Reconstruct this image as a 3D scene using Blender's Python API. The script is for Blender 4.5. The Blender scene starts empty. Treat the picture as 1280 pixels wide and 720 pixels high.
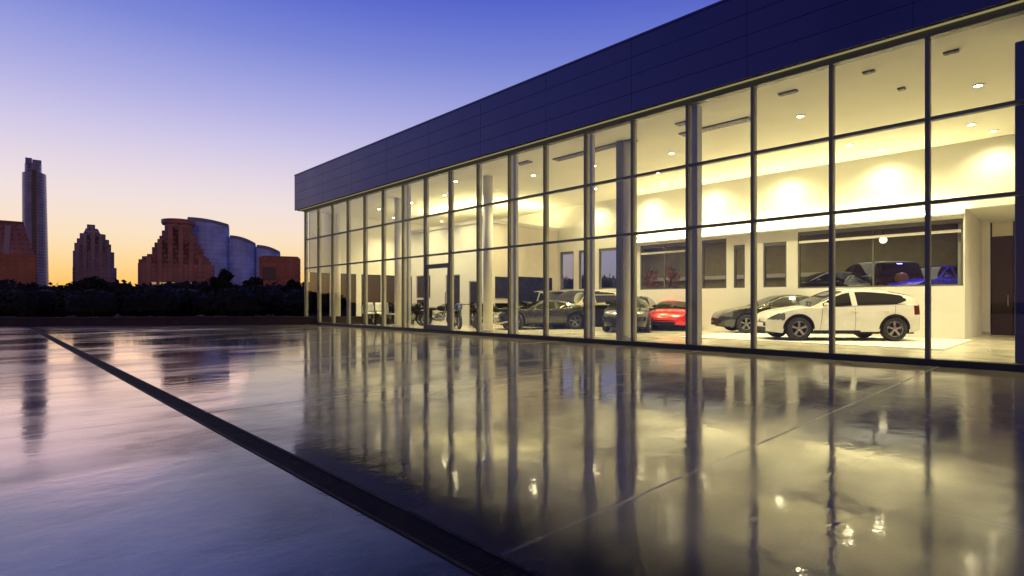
import bpy, bmesh, math, random
from mathutils import Vector, Matrix, noise

SC = bpy.context.scene
COL = SC.collection
R = math.radians
PI = math.pi
random.seed(11)

# ------------------------------------------------------------------ frame of the place
# world x runs along the glass facade, y goes into the building, z is up. Facade plane is y = 0.
F = 690.0                       # focal length in photo pixels (1280 wide)
CX, HY = 640.0, 378.0
CS, SN = 0.6923, 0.7216
CAMH, CAMY = 1.15, -12.54

def at(px, d, z=0.0):
    X = (px - CX) / F * d
    return Vector((X * CS - d * SN, X * SN + d * CS + CAMY, z))

def zat(py, d):
    return CAMH + (HY - py) / F * d

def on_y(px, y):                # x of the point seen at px on the plane y
    a = (px - CX) / F
    d = (y - CAMY) / (a * SN + CS)
    return d * (a * CS - SN), d

# ------------------------------------------------------------------ materials
def newmat(name):
    m = bpy.data.materials.new(name)
    m.use_nodes = True
    nt = m.node_tree
    for n in list(nt.nodes):
        nt.nodes.remove(n)
    out = nt.nodes.new('ShaderNodeOutputMaterial')
    return m, nt, out

def nd(nt, t, **kw):
    n = nt.nodes.new(t)
    for k, v in kw.items():
        if k.startswith('i_'):
            n.inputs[k[2:].replace('_', ' ')].default_value = v
        else:
            setattr(n, k, v)
    return n

def pbr(name, col, rough=.5, metal=0., ior=1.45, var=.12, scale=3., bump=0., bscale=30., coat=0., rvar=.1, stretch=(1, 1, 1), spec=None):
    m, nt, out = newmat(name)
    b = nd(nt, 'ShaderNodeBsdfPrincipled')
    nt.links.new(b.outputs[0], out.inputs[0])
    b.inputs['Metallic'].default_value = metal
    b.inputs['IOR'].default_value = ior
    b.inputs['Coat Weight'].default_value = coat
    b.inputs['Coat Roughness'].default_value = .06
    if spec is not None:
        b.inputs['Specular IOR Level'].default_value = spec
    tc = nd(nt, 'ShaderNodeTexCoord')
    mp = nd(nt, 'ShaderNodeMapping')
    mp.inputs['Scale'].default_value = stretch
    nt.links.new(tc.outputs['Object'], mp.inputs[0])
    n = nd(nt, 'ShaderNodeTexNoise')
    n.inputs['Scale'].default_value = scale
    n.inputs['Detail'].default_value = 6
    nt.links.new(mp.outputs[0], n.inputs['Vector'])
    r = nd(nt, 'ShaderNodeMapRange')
    r.inputs[1].default_value, r.inputs[2].default_value = .3, .7
    r.inputs[3].default_value, r.inputs[4].default_value = 1 - var, 1 + var
    nt.links.new(n.outputs[0], r.inputs[0])
    mx = nd(nt, 'ShaderNodeVectorMath', operation='SCALE')
    mx.inputs[0].default_value = col[:3]
    nt.links.new(r.outputs[0], mx.inputs['Scale'])
    nt.links.new(mx.outputs[0], b.inputs['Base Color'])
    r2 = nd(nt, 'ShaderNodeMapRange')
    r2.inputs[1].default_value, r2.inputs[2].default_value = .3, .7
    r2.inputs[3].default_value, r2.inputs[4].default_value = max(.02, rough - rvar), min(1, rough + rvar)
    nt.links.new(n.outputs[0], r2.inputs[0])
    nt.links.new(r2.outputs[0], b.inputs['Roughness'])
    if bump:
        n2 = nd(nt, 'ShaderNodeTexNoise')
        n2.inputs['Scale'].default_value = bscale
        n2.inputs['Detail'].default_value = 4
        nt.links.new(mp.outputs[0], n2.inputs['Vector'])
        bp = nd(nt, 'ShaderNodeBump')
        bp.inputs['Strength'].default_value = bump
        bp.inputs['Distance'].default_value = .02
        nt.links.new(n2.outputs[0], bp.inputs['Height'])
        nt.links.new(bp.outputs[0], b.inputs['Normal'])
    return m

def emit(name, col, s):
    m, nt, out = newmat(name)
    e = nd(nt, 'ShaderNodeEmission')
    e.inputs[0].default_value = (*col, 1)
    e.inputs[1].default_value = s
    nt.links.new(e.outputs[0], out.inputs[0])
    return m

def glass(name, tint, ior=1.5, gain=1.0, rough=.0):
    m, nt, out = newmat(name)
    t = nd(nt, 'ShaderNodeBsdfTransparent')
    t.inputs[0].default_value = (*tint, 1)
    g = nd(nt, 'ShaderNodeBsdfGlossy')
    g.inputs['Roughness'].default_value = rough
    g.inputs['Color'].default_value = (.95, .97, 1, 1)
    # Schlick reflectance of a clear pane, the same from both faces
    lw = nd(nt, 'ShaderNodeLayerWeight'); lw.inputs['Blend'].default_value = .5
    pwn = nd(nt, 'ShaderNodeMath', operation='POWER'); pwn.inputs[1].default_value = 5
    nt.links.new(lw.outputs['Facing'], pwn.inputs[0])
    mu = nd(nt, 'ShaderNodeMath', operation='MULTIPLY_ADD', use_clamp=True)
    f0 = ((ior - 1) / (ior + 1)) ** 2
    mu.inputs[1].default_value = (1 - f0) * gain; mu.inputs[2].default_value = f0 * gain
    nt.links.new(pwn.outputs[0], mu.inputs[0])
    mx = nd(nt, 'ShaderNodeMixShader')
    nt.links.new(mu.outputs[0], mx.inputs[0])
    nt.links.new(t.outputs[0], mx.inputs[1])
    nt.links.new(g.outputs[0], mx.inputs[2])
    nt.links.new(mx.outputs[0], out.inputs[0])
    return m

def windowed(name, wall, pane, fx, fz, ratio_z=.5, ratio_x=.6, rough=.6, panerough=.15):
    """far facade: rows and bays of glazing set in a wall, by object coordinates (metres)"""
    m, nt, out = newmat(name)
    b = nd(nt, 'ShaderNodeBsdfPrincipled')
    nt.links.new(b.outputs[0], out.inputs[0])
    tc = nd(nt, 'ShaderNodeTexCoord')
    sp = nd(nt, 'ShaderNodeSeparateXYZ')
    nt.links.new(tc.outputs['Object'], sp.inputs[0])
    def saw(sock, per, thr):
        d = nd(nt, 'ShaderNodeMath', operation='DIVIDE')
        d.inputs[1].default_value = per
        nt.links.new(sock, d.inputs[0])
        f = nd(nt, 'ShaderNodeMath', operation='FRACT')
        nt.links.new(d.outputs[0], f.inputs[0])
        l = nd(nt, 'ShaderNodeMath', operation='LESS_THAN')
        l.inputs[1].default_value = thr
        nt.links.new(f.outputs[0], l.inputs[0])
        return l.outputs[0]
    ad = nd(nt, 'ShaderNodeMath', operation='ADD')
    nt.links.new(sp.outputs[0], ad.inputs[0])
    nt.links.new(sp.outputs[1], ad.inputs[1])
    a = saw(ad.outputs[0], fx, ratio_x)
    c = saw(sp.outputs[2], fz, ratio_z)
    mu = nd(nt, 'ShaderNodeMath', operation='MULTIPLY')
    nt.links.new(a, mu.inputs[0]); nt.links.new(c, mu.inputs[1])
    n = nd(nt, 'ShaderNodeTexNoise'); n.inputs['Scale'].default_value = .09; n.inputs['Detail'].default_value = 5
    nt.links.new(tc.outputs['Object'], n.inputs['Vector'])
    r = nd(nt, 'ShaderNodeMapRange'); r.inputs[1].default_value = .3; r.inputs[2].default_value = .7
    r.inputs[3].default_value = .7; r.inputs[4].default_value = 1.3
    nt.links.new(n.outputs[0], r.inputs[0])
    mx = nd(nt, 'ShaderNodeMix', data_type='RGBA')
    nt.links.new(mu.outputs[0], mx.inputs['Factor'])
    mx.inputs['A'].default_value = (*wall, 1); mx.inputs['B'].default_value = (*pane, 1)
    sc = nd(nt, 'ShaderNodeVectorMath', operation='SCALE')
    nt.links.new(mx.outputs['Result'], sc.inputs[0]); nt.links.new(r.outputs[0], sc.inputs['Scale'])
    nt.links.new(sc.outputs[0], b.inputs['Base Color'])
    ro = nd(nt, 'ShaderNodeMapRange'); ro.inputs[3].default_value = rough; ro.inputs[4].default_value = panerough
    nt.links.new(mu.outputs[0], ro.inputs[0]); nt.links.new(ro.outputs[0], b.inputs['Roughness'])
    return m

M = {}
M['fascia'] = pbr('navy metal cladding', (.066, .066, .165), .34, .5, var=.08, scale=.6, rvar=.06)
M['alu'] = pbr('dark grey aluminium', (.15, .15, .13), .45, .4, var=.06)
M['alu_in'] = pbr('light grey aluminium', (.42, .42, .38), .45, .2, var=.05)
M['backing'] = pbr('navy backing sheet', (.03, .033, .09), .6)
M['sill'] = pbr('black plinth', (.02, .02, .025), .5, var=.2)
M['soffit'] = pbr('pale soffit', (.62, .60, .50), .6, var=.05)
M['white'] = pbr('white painted wall', (.78, .77, .72), .7, var=.03, scale=1.2, bump=.05, bscale=40)
M['ceil'] = pbr('ceiling paint', (.70, .68, .60), .85, var=.03, scale=1.)
M['floor'] = pbr('polished showroom tile', (.60, .56, .44), .18, ior=1.5, var=.08, scale=1.5, rvar=.06)
M['tan'] = pbr('tan wall paint', (.72, .66, .54), .7, var=.04)
M['olive'] = pbr('olive render wall', (.36, .31, .14), .75, var=.12)
M['navyroom'] = pbr('navy wall', (.04, .05, .15), .6, var=.1)
M['wood'] = pbr('dark brown timber', (.030, .014, .008), .6, var=.35, scale=4, stretch=(6, 6, .5))
M['column'] = pbr('cream column', (.74, .72, .64), .55, var=.03)
M['pane'] = glass('facade glass', (.985, .992, .968), 1.5, 1.0)
M['pane_thin'] = glass('window glass', (.80, .82, .82), 1.35, .7)
M['lens'] = emit('downlight lens', (1, .86, .52), 70)
M['cove'] = emit('cove light', (1, .84, .38), 85)
M['soffitglow'] = emit('soffit glow', (1, .88, .36), .27)  # added glow over the soffit, standing in for light falling on it
M['vent'] = pbr('vent grey', (.16, .145, .11), .6)
M['screen'] = pbr('dark screen glass', (.006, .006, .008), .25, ior=1.2)
M['tint'] = glass('dark tinted glass', (.014, .016, .018), 1.25, .6)
M['dark'] = pbr('dark plastic', (.010, .010, .011), .5, ior=1.3)
M['rubber'] = pbr('tyre rubber', (.015, .015, .015), .7)
M['rim'] = pbr('alloy rim', (.30, .30, .30), .3, .8)
M['carglass'] = pbr('tinted car glass', (.012, .013, .015), .04, ior=1.5, rvar=.02)
M['carwhite'] = pbr('white car paint', (.76, .75, .70), .25, coat=.8, var=.02, rvar=.05)
M['cardark'] = pbr('graphite car paint', (.035, .035, .028), .25, .4, coat=.8, var=.05)
M['carblack'] = pbr('black car paint', (.008, .008, .010), .2, coat=.8)
M['carred'] = pbr('red car paint', (.60, .012, .010), .25, coat=.8, var=.03)
M['carcream'] = pbr('cream car paint', (.62, .56, .40), .25, coat=.8, var=.03)
M['carblueglow'] = pbr('blue glow car paint', (.14, .11, .90), .25, coat=.8, var=.05)  # blue glow on the car put into its base colour
M['orange'] = pbr('amber headlamp colour', (.85, .42, .05), .4)
M['lampglass'] = pbr('headlamp glass', (.16, .16, .15), .08, .3)
M['taillamp'] = pbr('tail lamp red', (.10, .008, .008), .15)
M['chrome'] = pbr('chrome', (.6, .6, .58), .12, 1.)
M['chairwhite'] = pbr('white chair shell', (.74, .73, .68), .45)
M['tabletop'] = pbr('pale table top', (.66, .62, .50), .4)
M['paintblue'] = pbr('blue fairing', (.02, .05, .22), .25, coat=.6)
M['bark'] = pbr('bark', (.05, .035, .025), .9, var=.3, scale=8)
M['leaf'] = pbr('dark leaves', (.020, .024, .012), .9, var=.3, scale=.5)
M['leaf2'] = pbr('autumn leaves', (.30, .15, .05), .7, var=.4, scale=4)
M['earth'] = pbr('dark ground', (.030, .028, .024), .9, var=.3, scale=.2)
M['lowwall'] = pbr('brown masonry wall', (.060, .040, .034), .85, var=.25, scale=2)
M['asphalt'] = pbr('terrace paving', (.07, .07, .07), .6, var=.2)
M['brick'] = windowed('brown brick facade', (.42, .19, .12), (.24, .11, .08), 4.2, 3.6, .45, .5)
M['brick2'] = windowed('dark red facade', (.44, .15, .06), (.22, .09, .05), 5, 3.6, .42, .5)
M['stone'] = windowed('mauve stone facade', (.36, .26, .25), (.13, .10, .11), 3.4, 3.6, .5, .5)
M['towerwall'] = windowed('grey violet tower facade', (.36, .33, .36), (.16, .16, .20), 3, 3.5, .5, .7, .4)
M['towerdark'] = pbr('dark tower glazing', (.03, .03, .045), .2)
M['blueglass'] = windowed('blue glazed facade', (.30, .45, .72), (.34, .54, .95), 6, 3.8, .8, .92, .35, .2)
M['bluetrim'] = pbr('glass tower parapet', (.20, .26, .42), .4)
M['crownlit'] = pbr('pale crown panel', (.40, .34, .30), .6, var=.1)
M['grate'] = pbr('cast iron grate', (.010, .010, .012), .85, .0, ior=1.25, var=.3, scale=6)
M['grateframe'] = pbr('steel drain frame', (.022, .022, .024), .7, .2, ior=1.3)
M['hallglow'] = emit('added hall glow panel', (1, .88, .58), 1.6)
M['warmlamp'] = emit('pendant lamp', (1, .8, .45), 5)
M['litwindow'] = emit('lit far window', (1, .72, .40), .35)

# ------------------------------------------------------------------ mesh helper
class MB:
    def __init__(s):
        s.v, s.f = [], []
    def add(s, vs, fs):
        o = len(s.v)
        s.v += [tuple(p) for p in vs]
        s.f += [tuple(o + i for i in f) for f in fs]
        return s
    def box(s, x0, x1, y0, y1, z0, z1):
        return s.add([(x0, y0, z0), (x1, y0, z0), (x1, y1, z0), (x0, y1, z0), (x0, y0, z1), (x1, y0, z1), (x1, y1, z1), (x0, y1, z1)],
                     [(0, 3, 2, 1), (4, 5, 6, 7), (0, 1, 5, 4), (1, 2, 6, 5), (2, 3, 7, 6), (3, 0, 4, 7)])
    def prism(s, pts, z0, z1, ztop=None):
        n = len(pts)
        vs = [(p[0], p[1], z0) for p in pts] + [(p[0], p[1], (ztop(p) if ztop else z1)) for p in pts]
        fs = [tuple(reversed(range(n))), tuple(range(n, 2 * n))] + [(i, (i + 1) % n, n + (i + 1) % n, n + i) for i in range(n)]
        return s.add(vs, fs)
    def frustum(s, p0, p1, z0, z1):
        n = len(p0)
        vs = [(p[0], p[1], z0) for p in p0] + [(p[0], p[1], z1) for p in p1]
        fs = [tuple(reversed(range(n))), tuple(range(n, 2 * n))] + [(i, (i + 1) % n, n + (i + 1) % n, n + i) for i in range(n)]
        return s.add(vs, fs)
    def tube(s, pts, r, n=8, r1=None):
        pts = [Vector(p) for p in pts]
        k = len(pts)
        vs, fs = [], []
        for i, p in enumerate(pts):
            t = (pts[min(i + 1, k - 1)] - pts[max(i - 1, 0)]).normalized()
            u = t.orthogonal().normalized() if i == 0 else (u - t * u.dot(t)).normalized()
            w = t.cross(u)
            rr = r if r1 is None else r + (r1 - r) * i / max(1, k - 1)
            for j in range(n):
                a = 2 * PI * j / n
                vs.append(p + (u * math.cos(a) + w * math.sin(a)) * rr)
        for i in range(k - 1):
            for j in range(n):
                fs.append((i * n + j, i * n + (j + 1) % n, (i + 1) * n + (j + 1) % n, (i + 1) * n + j))
        fs.append(tuple(reversed(range(n))))
        fs.append(tuple(range((k - 1) * n, k * n)))
        return s.add(vs, fs)
    def lathe(s, prof, n=24, c=(0, 0, 0), axis='z', closed=False):
        vs, fs = [], []
        k = len(prof)
        for (r, h) in prof:
            for j in range(n):
                a = 2 * PI * j / n
                if axis == 'z':
                    vs.append((c[0] + r * math.cos(a), c[1] + r * math.sin(a), c[2] + h))
                else:
                    vs.append((c[0] + r * math.cos(a), c[1] + h, c[2] + r * math.sin(a)))
        m = k if closed else k - 1
        for i in range(m):
            i2 = (i + 1) % k
            for j in range(n):
                fs.append((i * n + j, i * n + (j + 1) % n, i2 * n + (j + 1) % n, i2 * n + j))
        if not closed:
            fs.append(tuple(reversed(range(n))))
            fs.append(tuple(range((k - 1) * n, k * n)))
        return s.add(vs, fs)
    def blob(s, c, rx, ry, rz, seed=0, amp=.2, n=10):
        vs, fs = [], []
        m = n // 2 + 1
        for i in range(m + 1):
            th = PI * i / m
            for j in range(n):
                a = 2 * PI * j / n
                d = Vector((math.sin(th) * math.cos(a), math.sin(th) * math.sin(a), math.cos(th)))
                k = 1 + amp * noise.noise(d * 1.7 + Vector((seed * 3.1, seed, 0)))
                vs.append((c[0] + d.x * rx * k, c[1] + d.y * ry * k, c[2] + d.z * rz * k))
        for i in range(m):
            for j in range(n):
                fs.append((i * n + j, (i + 1) * n + j, (i + 1) * n + (j + 1) % n, i * n + (j + 1) % n))
        return s.add(vs, fs)
    def leaf(s, c, size, rnd):
        u = Vector((rnd.gauss(0, 1), rnd.gauss(0, 1), rnd.gauss(0, 1))).normalized()
        w = u.orthogonal().normalized()
        w = (w * math.cos(1.1) + u.cross(w) * math.sin(rnd.random() * 6)).normalized()
        c = Vector(c)
        return s.add([c - u * size, c + w * size * .55, c + u * size, c - w * size * .5], [(0, 1, 2, 3)])
    def build(s, name, mat, parent=None, smooth=False, bevel=0, loc=None):
        me = bpy.data.meshes.new(name)
        me.from_pydata(s.v, [], s.f)
        bm = bmesh.new(); bm.from_mesh(me)
        bmesh.ops.recalc_face_normals(bm, faces=bm.faces[:])
        if bevel:
            bmesh.ops.bevel(bm, geom=bm.edges[:], offset=bevel, segments=2, affect='EDGES', profile=.6)
        bm.to_mesh(me); bm.free()
        me.materials.append(mat)
        if smooth:
            for p in me.polygons:
                p.use_smooth = True
        o = bpy.data.objects.new(name, me)
        COL.objects.link(o)
        if parent is not None:
            o.parent = parent
        if loc is not None:
            o.location = loc
        return o

def empty(name, label, cat, loc=(0, 0, 0), rz=0, group=None):
    o = bpy.data.objects.new(name, None)
    o.empty_display_size = .3
    COL.objects.link(o)
    o.location = loc
    o.rotation_euler = (0, 0, rz)
    tag(o, label, cat, group)
    return o

def tag(o, label=None, cat=None, group=None, kind=None):
    if label: o['label'] = label
    if cat: o['category'] = cat
    if group: o['group'] = group
    if kind: o['kind'] = kind
    return o

def kids(o):
    return [c for c in ALLOBJ() if c.parent is o]

def ALLOBJ():
    return list(COL.objects)

def copy_tree(o, parent=None):
    c = o.copy(); COL.objects.link(c)
    if parent is not None: c.parent = parent
    for ch in kids(o):
        copy_tree(ch, c)
    return c

# ------------------------------------------------------------------ world: dusk sky
w = bpy.data.worlds.new('World'); SC.world = w
w.use_nodes = True
nt = w.node_tree
for n in list(nt.nodes): nt.nodes.remove(n)
def lin(c): return tuple(((x / 255) / 12.92 if x / 255 <= .04045 else ((x / 255 + .055) / 1.055) ** 2.4) for x in c)
out = nd(nt, 'ShaderNodeOutputWorld'); bg = nd(nt, 'ShaderNodeBackground')
nt.links.new(bg.outputs[0], out.inputs[0])
tc = nd(nt, 'ShaderNodeTexCoord')
sp = nd(nt, 'ShaderNodeSeparateXYZ'); nt.links.new(tc.outputs['Generated'], sp.inputs[0])
def ramp(stops):
    r = nd(nt, 'ShaderNodeValToRGB')
    r.color_ramp.interpolation = 'B_SPLINE'
    el = r.color_ramp.elements
    while len(el) < len(stops): el.new(.5)
    for e, (p, c) in zip(el, stops):
        e.position = p; e.color = (*lin(c), 1)
    nt.links.new(sp.outputs[2], r.inputs[0])
    return r
warm = ramp([(0, (250, 178, 78)), (.04, (253, 206, 118)), (.085, (252, 224, 180)), (.14, (244, 227, 220)), (.20, (227, 214, 227)), (.25, (205, 198, 231)),
             (.30, (179, 177, 227)), (.35, (153, 158, 222)), (.40, (125, 137, 214)), (.48, (82, 100, 207)), (.60, (48, 62, 168)), (1, (22, 30, 95))])
cool = ramp([(0, (118, 122, 170)), (.05, (128, 132, 184)), (.10, (140, 144, 200)), (.16, (156, 156, 214)), (.21, (162, 162, 220)), (.26, (158, 160, 220)),
             (.31, (156, 162, 219)), (.36, (134, 145, 214)), (.41, (112, 126, 209)), (.48, (80, 97, 204)), (.60, (44, 58, 160)), (1, (22, 30, 95))])
sundir = (at(120, 1000) - Vector((0, CAMY, 0))).normalized()
dt = nd(nt, 'ShaderNodeVectorMath', operation='DOT_PRODUCT')
nt.links.new(tc.outputs['Generated'], dt.inputs[0]); dt.inputs[1].default_value = (sundir.x, sundir.y, 0)
mr = nd(nt, 'ShaderNodeMapRange', interpolation_type='SMOOTHSTEP')
mr.inputs[1].default_value, mr.inputs[2].default_value = .56, .97
nt.links.new(dt.outputs['Value'], mr.inputs[0])
mx = nd(nt, 'ShaderNodeMix', data_type='RGBA')
night = ramp([(0, (120, 92, 100)), (.08, (118, 92, 112)), (.16, (100, 86, 122)), (.27, (72, 74, 136)), (.45, (52, 64, 146)), (.65, (40, 52, 140)), (1, (22, 30, 95))])
mr2 = nd(nt, 'ShaderNodeMapRange', interpolation_type='SMOOTHSTEP')
mr2.inputs[1].default_value, mr2.inputs[2].default_value = .0, .62
nt.links.new(dt.outputs['Value'], mr2.inputs[0])
mx2 = nd(nt, 'ShaderNodeMix', data_type='RGBA')
nt.links.new(mr2.outputs[0], mx2.inputs['Factor']); nt.links.new(night.outputs[0], mx2.inputs['A']); nt.links.new(cool.outputs[0], mx2.inputs['B'])
belt = ramp([(0, (205, 150, 128)), (.10, (222, 168, 158)), (.22, (190, 152, 168)), (.36, (116, 108, 160)), (.55, (52, 62, 142)), (.75, (34, 44, 120)), (1, (22, 30, 95))])
mr3 = nd(nt, 'ShaderNodeMapRange', interpolation_type='SMOOTHSTEP')
mr3.inputs[1].default_value, mr3.inputs[2].default_value = -.35, -.95
nt.links.new(dt.outputs['Value'], mr3.inputs[0])
mx3 = nd(nt, 'ShaderNodeMix', data_type='RGBA')      # rosy counter-glow opposite the sunset
nt.links.new(mr3.outputs[0], mx3.inputs['Factor']); nt.links.new(mx2.outputs['Result'], mx3.inputs['A']); nt.links.new(belt.outputs[0], mx3.inputs['B'])
nt.links.new(mr.outputs[0], mx.inputs['Factor']); nt.links.new(mx3.outputs['Result'], mx.inputs['A']); nt.links.new(warm.outputs[0], mx.inputs['B'])
# thin twilight share of the physical sky, sun just under the horizon
sky = nd(nt, 'ShaderNodeTexSky', sky_type='NISHITA')
sky.sun_disc = False
sky.sun_elevation = R(-1.5)
sky.sun_rotation = math.atan2(sundir.x, sundir.y)
sc_ = nd(nt, 'ShaderNodeVectorMath', operation='SCALE'); sc_.inputs['Scale'].default_value = .02
nt.links.new(sky.outputs[0], sc_.inputs[0])
ad = nd(nt, 'ShaderNodeVectorMath', operation='ADD')
nt.links.new(mx.outputs['Result'], ad.inputs[0]); nt.links.new(sc_.outputs[0], ad.inputs[1])
nt.links.new(ad.outputs[0], bg.inputs[0])
bg.inputs[1].default_value = 1.0

sun = bpy.data.lights.new('afterglow', 'SUN'); sun.energy = .10; sun.angle = R(24); sun.color = (1, .52, .46)
so = bpy.data.objects.new('afterglow_sun', sun); COL.objects.link(so)
so.rotation_euler = (Vector((sundir.x, sundir.y, .05)).to_track_quat('Z', 'Y')).to_euler()

# ------------------------------------------------------------------ camera
cam = bpy.data.cameras.new('camera'); co = bpy.data.objects.new('camera', cam); COL.objects.link(co)
co.location = (0, CAMY, CAMH)
co.rotation_euler = (R(90), 0, math.asin(SN))
cam.sensor_width = 36; cam.lens = F / 1280 * 36
cam.shift_y = (HY - 360) / 1280
cam.clip_start = .05; cam.clip_end = 8000
SC.camera = co

# ------------------------------------------------------------------ ground
g = MB()
g.add([(-4000, -4000, -.03), (4000, -4000, -.03), (4000, 4000, -.03), (-4000, 4000, -.03)], [(0, 1, 2, 3)])
tag(g.build('ground', M['earth']), kind='structure')

def plaza_mat():
    m, nt, out = newmat('wet trowelled concrete')
    b = nd(nt, 'ShaderNodeBsdfPrincipled'); nt.links.new(b.outputs[0], out.inputs[0])
    tc = nd(nt, 'ShaderNodeTexCoord')
    def noi(scale, stretch, detail=5, rough=.55, dist=0.):
        mp = nd(nt, 'ShaderNodeMapping'); mp.inputs['Scale'].default_value = stretch
        mp.inputs['Rotation'].default_value = (0, 0, R(-8))
        nt.links.new(tc.outputs['Object'], mp.inputs[0])
        n = nd(nt, 'ShaderNodeTexNoise'); n.inputs['Scale'].default_value = scale; n.inputs['Detail'].default_value = detail
        n.inputs['Roughness'].default_value = rough; n.inputs['Distortion'].default_value = dist
        nt.links.new(mp.outputs[0], n.inputs['Vector'])
        return n.outputs[0]
    def rng(s, a, b_, c, d, smooth=True):
        r = nd(nt, 'ShaderNodeMapRange', interpolation_type='SMOOTHSTEP' if smooth else 'LINEAR')
        for i, v in enumerate((a, b_, c, d)): r.inputs[i + 1].default_value = v
        nt.links.new(s, r.inputs[0]); return r.outputs[0]
    def mth(op, a, b_=None):
        n = nd(nt, 'ShaderNodeMath', operation=op)
        for i, v in enumerate((a, b_)):
            if v is None: continue
            if isinstance(v, (int, float)): n.inputs[i].default_value = v
            else: nt.links.new(v, n.inputs[i])
        return n.outputs[0]
    big = noi(.9, (1, .28, 1), 6, .6, .4)        # squeegee streaks across the slabs
    mid = noi(2.4, (1, .7, 1), 6, .6, .3)
    fine = noi(26, (1, .6, 1), 4)
    pud = noi(.28, (1, .5, 1), 4, .55, .3)
    # saw-cut joints
    sp = nd(nt, 'ShaderNodeSeparateXYZ'); nt.links.new(tc.outputs['Object'], sp.inputs[0])
    def joint(sock, off, per, half):
        a = mth('SUBTRACT', sock, off); a = mth('DIVIDE', a, per)
        a = mth('ADD', a, .5); a = mth('FRACT', a); a = mth('SUBTRACT', a, .5); a = mth('ABSOLUTE', a); a = mth('MULTIPLY', a, per)
        return rng(a, half * .5, half * 1.6, 1, 0)
    j1 = joint(sp.outputs[0], -1.85, 4.5, .012)
    j2 = joint(sp.outputs[1], -8.75, 4.35, .010)
    jm = mth('MAXIMUM', j1, mth('MULTIPLY', j2, .35))
    jm = mth('MULTIPLY', jm, rng(noi(.5, (1, 1, 1), 4), .40, .60, .35, 1.0))
    grit = noi(55, (1, 1, 1), 3)
    mixv = mth('ADD', mth('MULTIPLY', big, .52), mth('MULTIPLY', mid, .34)); mixv = mth('ADD', mixv, mth('MULTIPLY', grit, .14))
    cr = nd(nt, 'ShaderNodeValToRGB')
    cr.color_ramp.elements[0].position = .32; cr.color_ramp.elements[0].color = (.20, .178, .105, 1)
    cr.color_ramp.elements[1].position = .68; cr.color_ramp.elements[1].color = (.50, .44, .26, 1)
    nt.links.new(mixv, cr.inputs[0])
    mc = nd(nt, 'ShaderNodeMix', data_type='RGBA'); nt.links.new(jm, mc.inputs['Factor'])
    nt.links.new(cr.outputs[0], mc.inputs['A']); mc.inputs['B'].default_value = (.46, .43, .34, 1)
    nt.links.new(mc.outputs['Result'], b.inputs['Base Color'])
    ro = mth('ADD', rng(big, .36, .60, .115, .018), rng(pud, .45, .58, 0, .05))
    ro = mth('ADD', ro, mth('MULTIPLY', fine, .035)); ro = mth('ADD', ro, mth('MULTIPLY', jm, .3))
    ro = mth('ADD', ro, rng(sp.outputs[1], -11.2, -10.8, .035, 0))
    nt.links.new(ro, b.inputs['Roughness'])
    b.inputs['IOR'].default_value = 2.7
    # duller margin along the drain, with a darker base colour
    dd = mth('ABSOLUTE', mth('SUBTRACT', sp.outputs[1], -10.945))
    dd = mth('ADD', dd, mth('MULTIPLY', mth('SUBTRACT', pud, .5), 2.2))
    wet = rng(dd, .3, 1.3, .15, 1)
    lev = mth('MULTIPLY', rng(mixv, .38, .58, .06, .60), wet)
    nt.links.new(lev, b.inputs['Specular IOR Level'])
    drain_tone = nd(nt, 'ShaderNodeVectorMath', operation='SCALE')
    nt.links.new(mc.outputs['Result'], drain_tone.inputs[0]); nt.links.new(rng(dd, .2, 1.15, .2, 1), drain_tone.inputs['Scale'])  # base colour scaled darker towards the drain
    nt.links.new(drain_tone.outputs[0], b.inputs['Base Color'])
    rip = noi(6.5, (1, .8, 1), 3, .5)
    h = mth('ADD', mth('MULTIPLY', big, .22), mth('MULTIPLY', mid, .26)); h = mth('ADD', h, mth('MULTIPLY', rip, .11))
    h = mth('ADD', h, mth('MULTIPLY', fine, .035)); h = mth('SUBTRACT', h, mth('MULTIPLY', jm, .05))
    bp = nd(nt, 'ShaderNodeBump'); bp.inputs['Strength'].default_value = .28; bp.inputs['Distance'].default_value = .03
    nt.links.new(h, bp.inputs['Height']); nt.links.new(bp.outputs[0], b.inputs['Normal'])
    return m
M['plaza'] = plaza_mat()
PA, PB = at(-900, 15), at(385, 29.2)
edge0 = at(0, 26.8); edge1 = at(385, 28.6)
ed = (edge1 - edge0).normalized()
e_far = edge0 - ed * 60; e_near = edge1 + ed * 14
p = MB()
DY0, DY1 = -11.045, -10.845     # slot for the drain
def xe(y):                    # x of the plaza edge at depth y
    t = (y - edge0.y) / ed.y
    return edge0.x + ed.x * t
def strip(y0, y1):
    p.add([(xe(y0), y0, 0), (25, y0, 0), (25, y1, 0), (xe(y1), y1, 0)], [(0, 1, 2, 3)])
strip(-60, DY0); strip(DY1, -.02)
tag(p.build('plaza', M['plaza']), kind='structure')

# drain channel along the plaza
dr = empty('drain_channel', 'long dark slotted drain channel cut through the wet plaza paving', 'drain', (-10, (DY0 + DY1) / 2, 0))
hw = (DY1 - DY0) / 2
b = MB(); b.box(-24, 30, -hw, hw, -.12, -.10); b.build('channel_bed', M['dark'], dr)
b = MB()
for s in (-1, 1):
    y0, y1 = sorted((s * hw, s * (hw - .022))); b.box(-24, 30, y0 + .0005, y1 - .0005, -.11, .006)
b.build('frame', M['grateframe'], dr)
b = MB()
x = -24.0
while x < 30:
    b.box(x, x + .034, -hw + .023, hw - .023, -.035, .001)
    x += .036
b.build('grate', M['grate'], dr)

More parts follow.
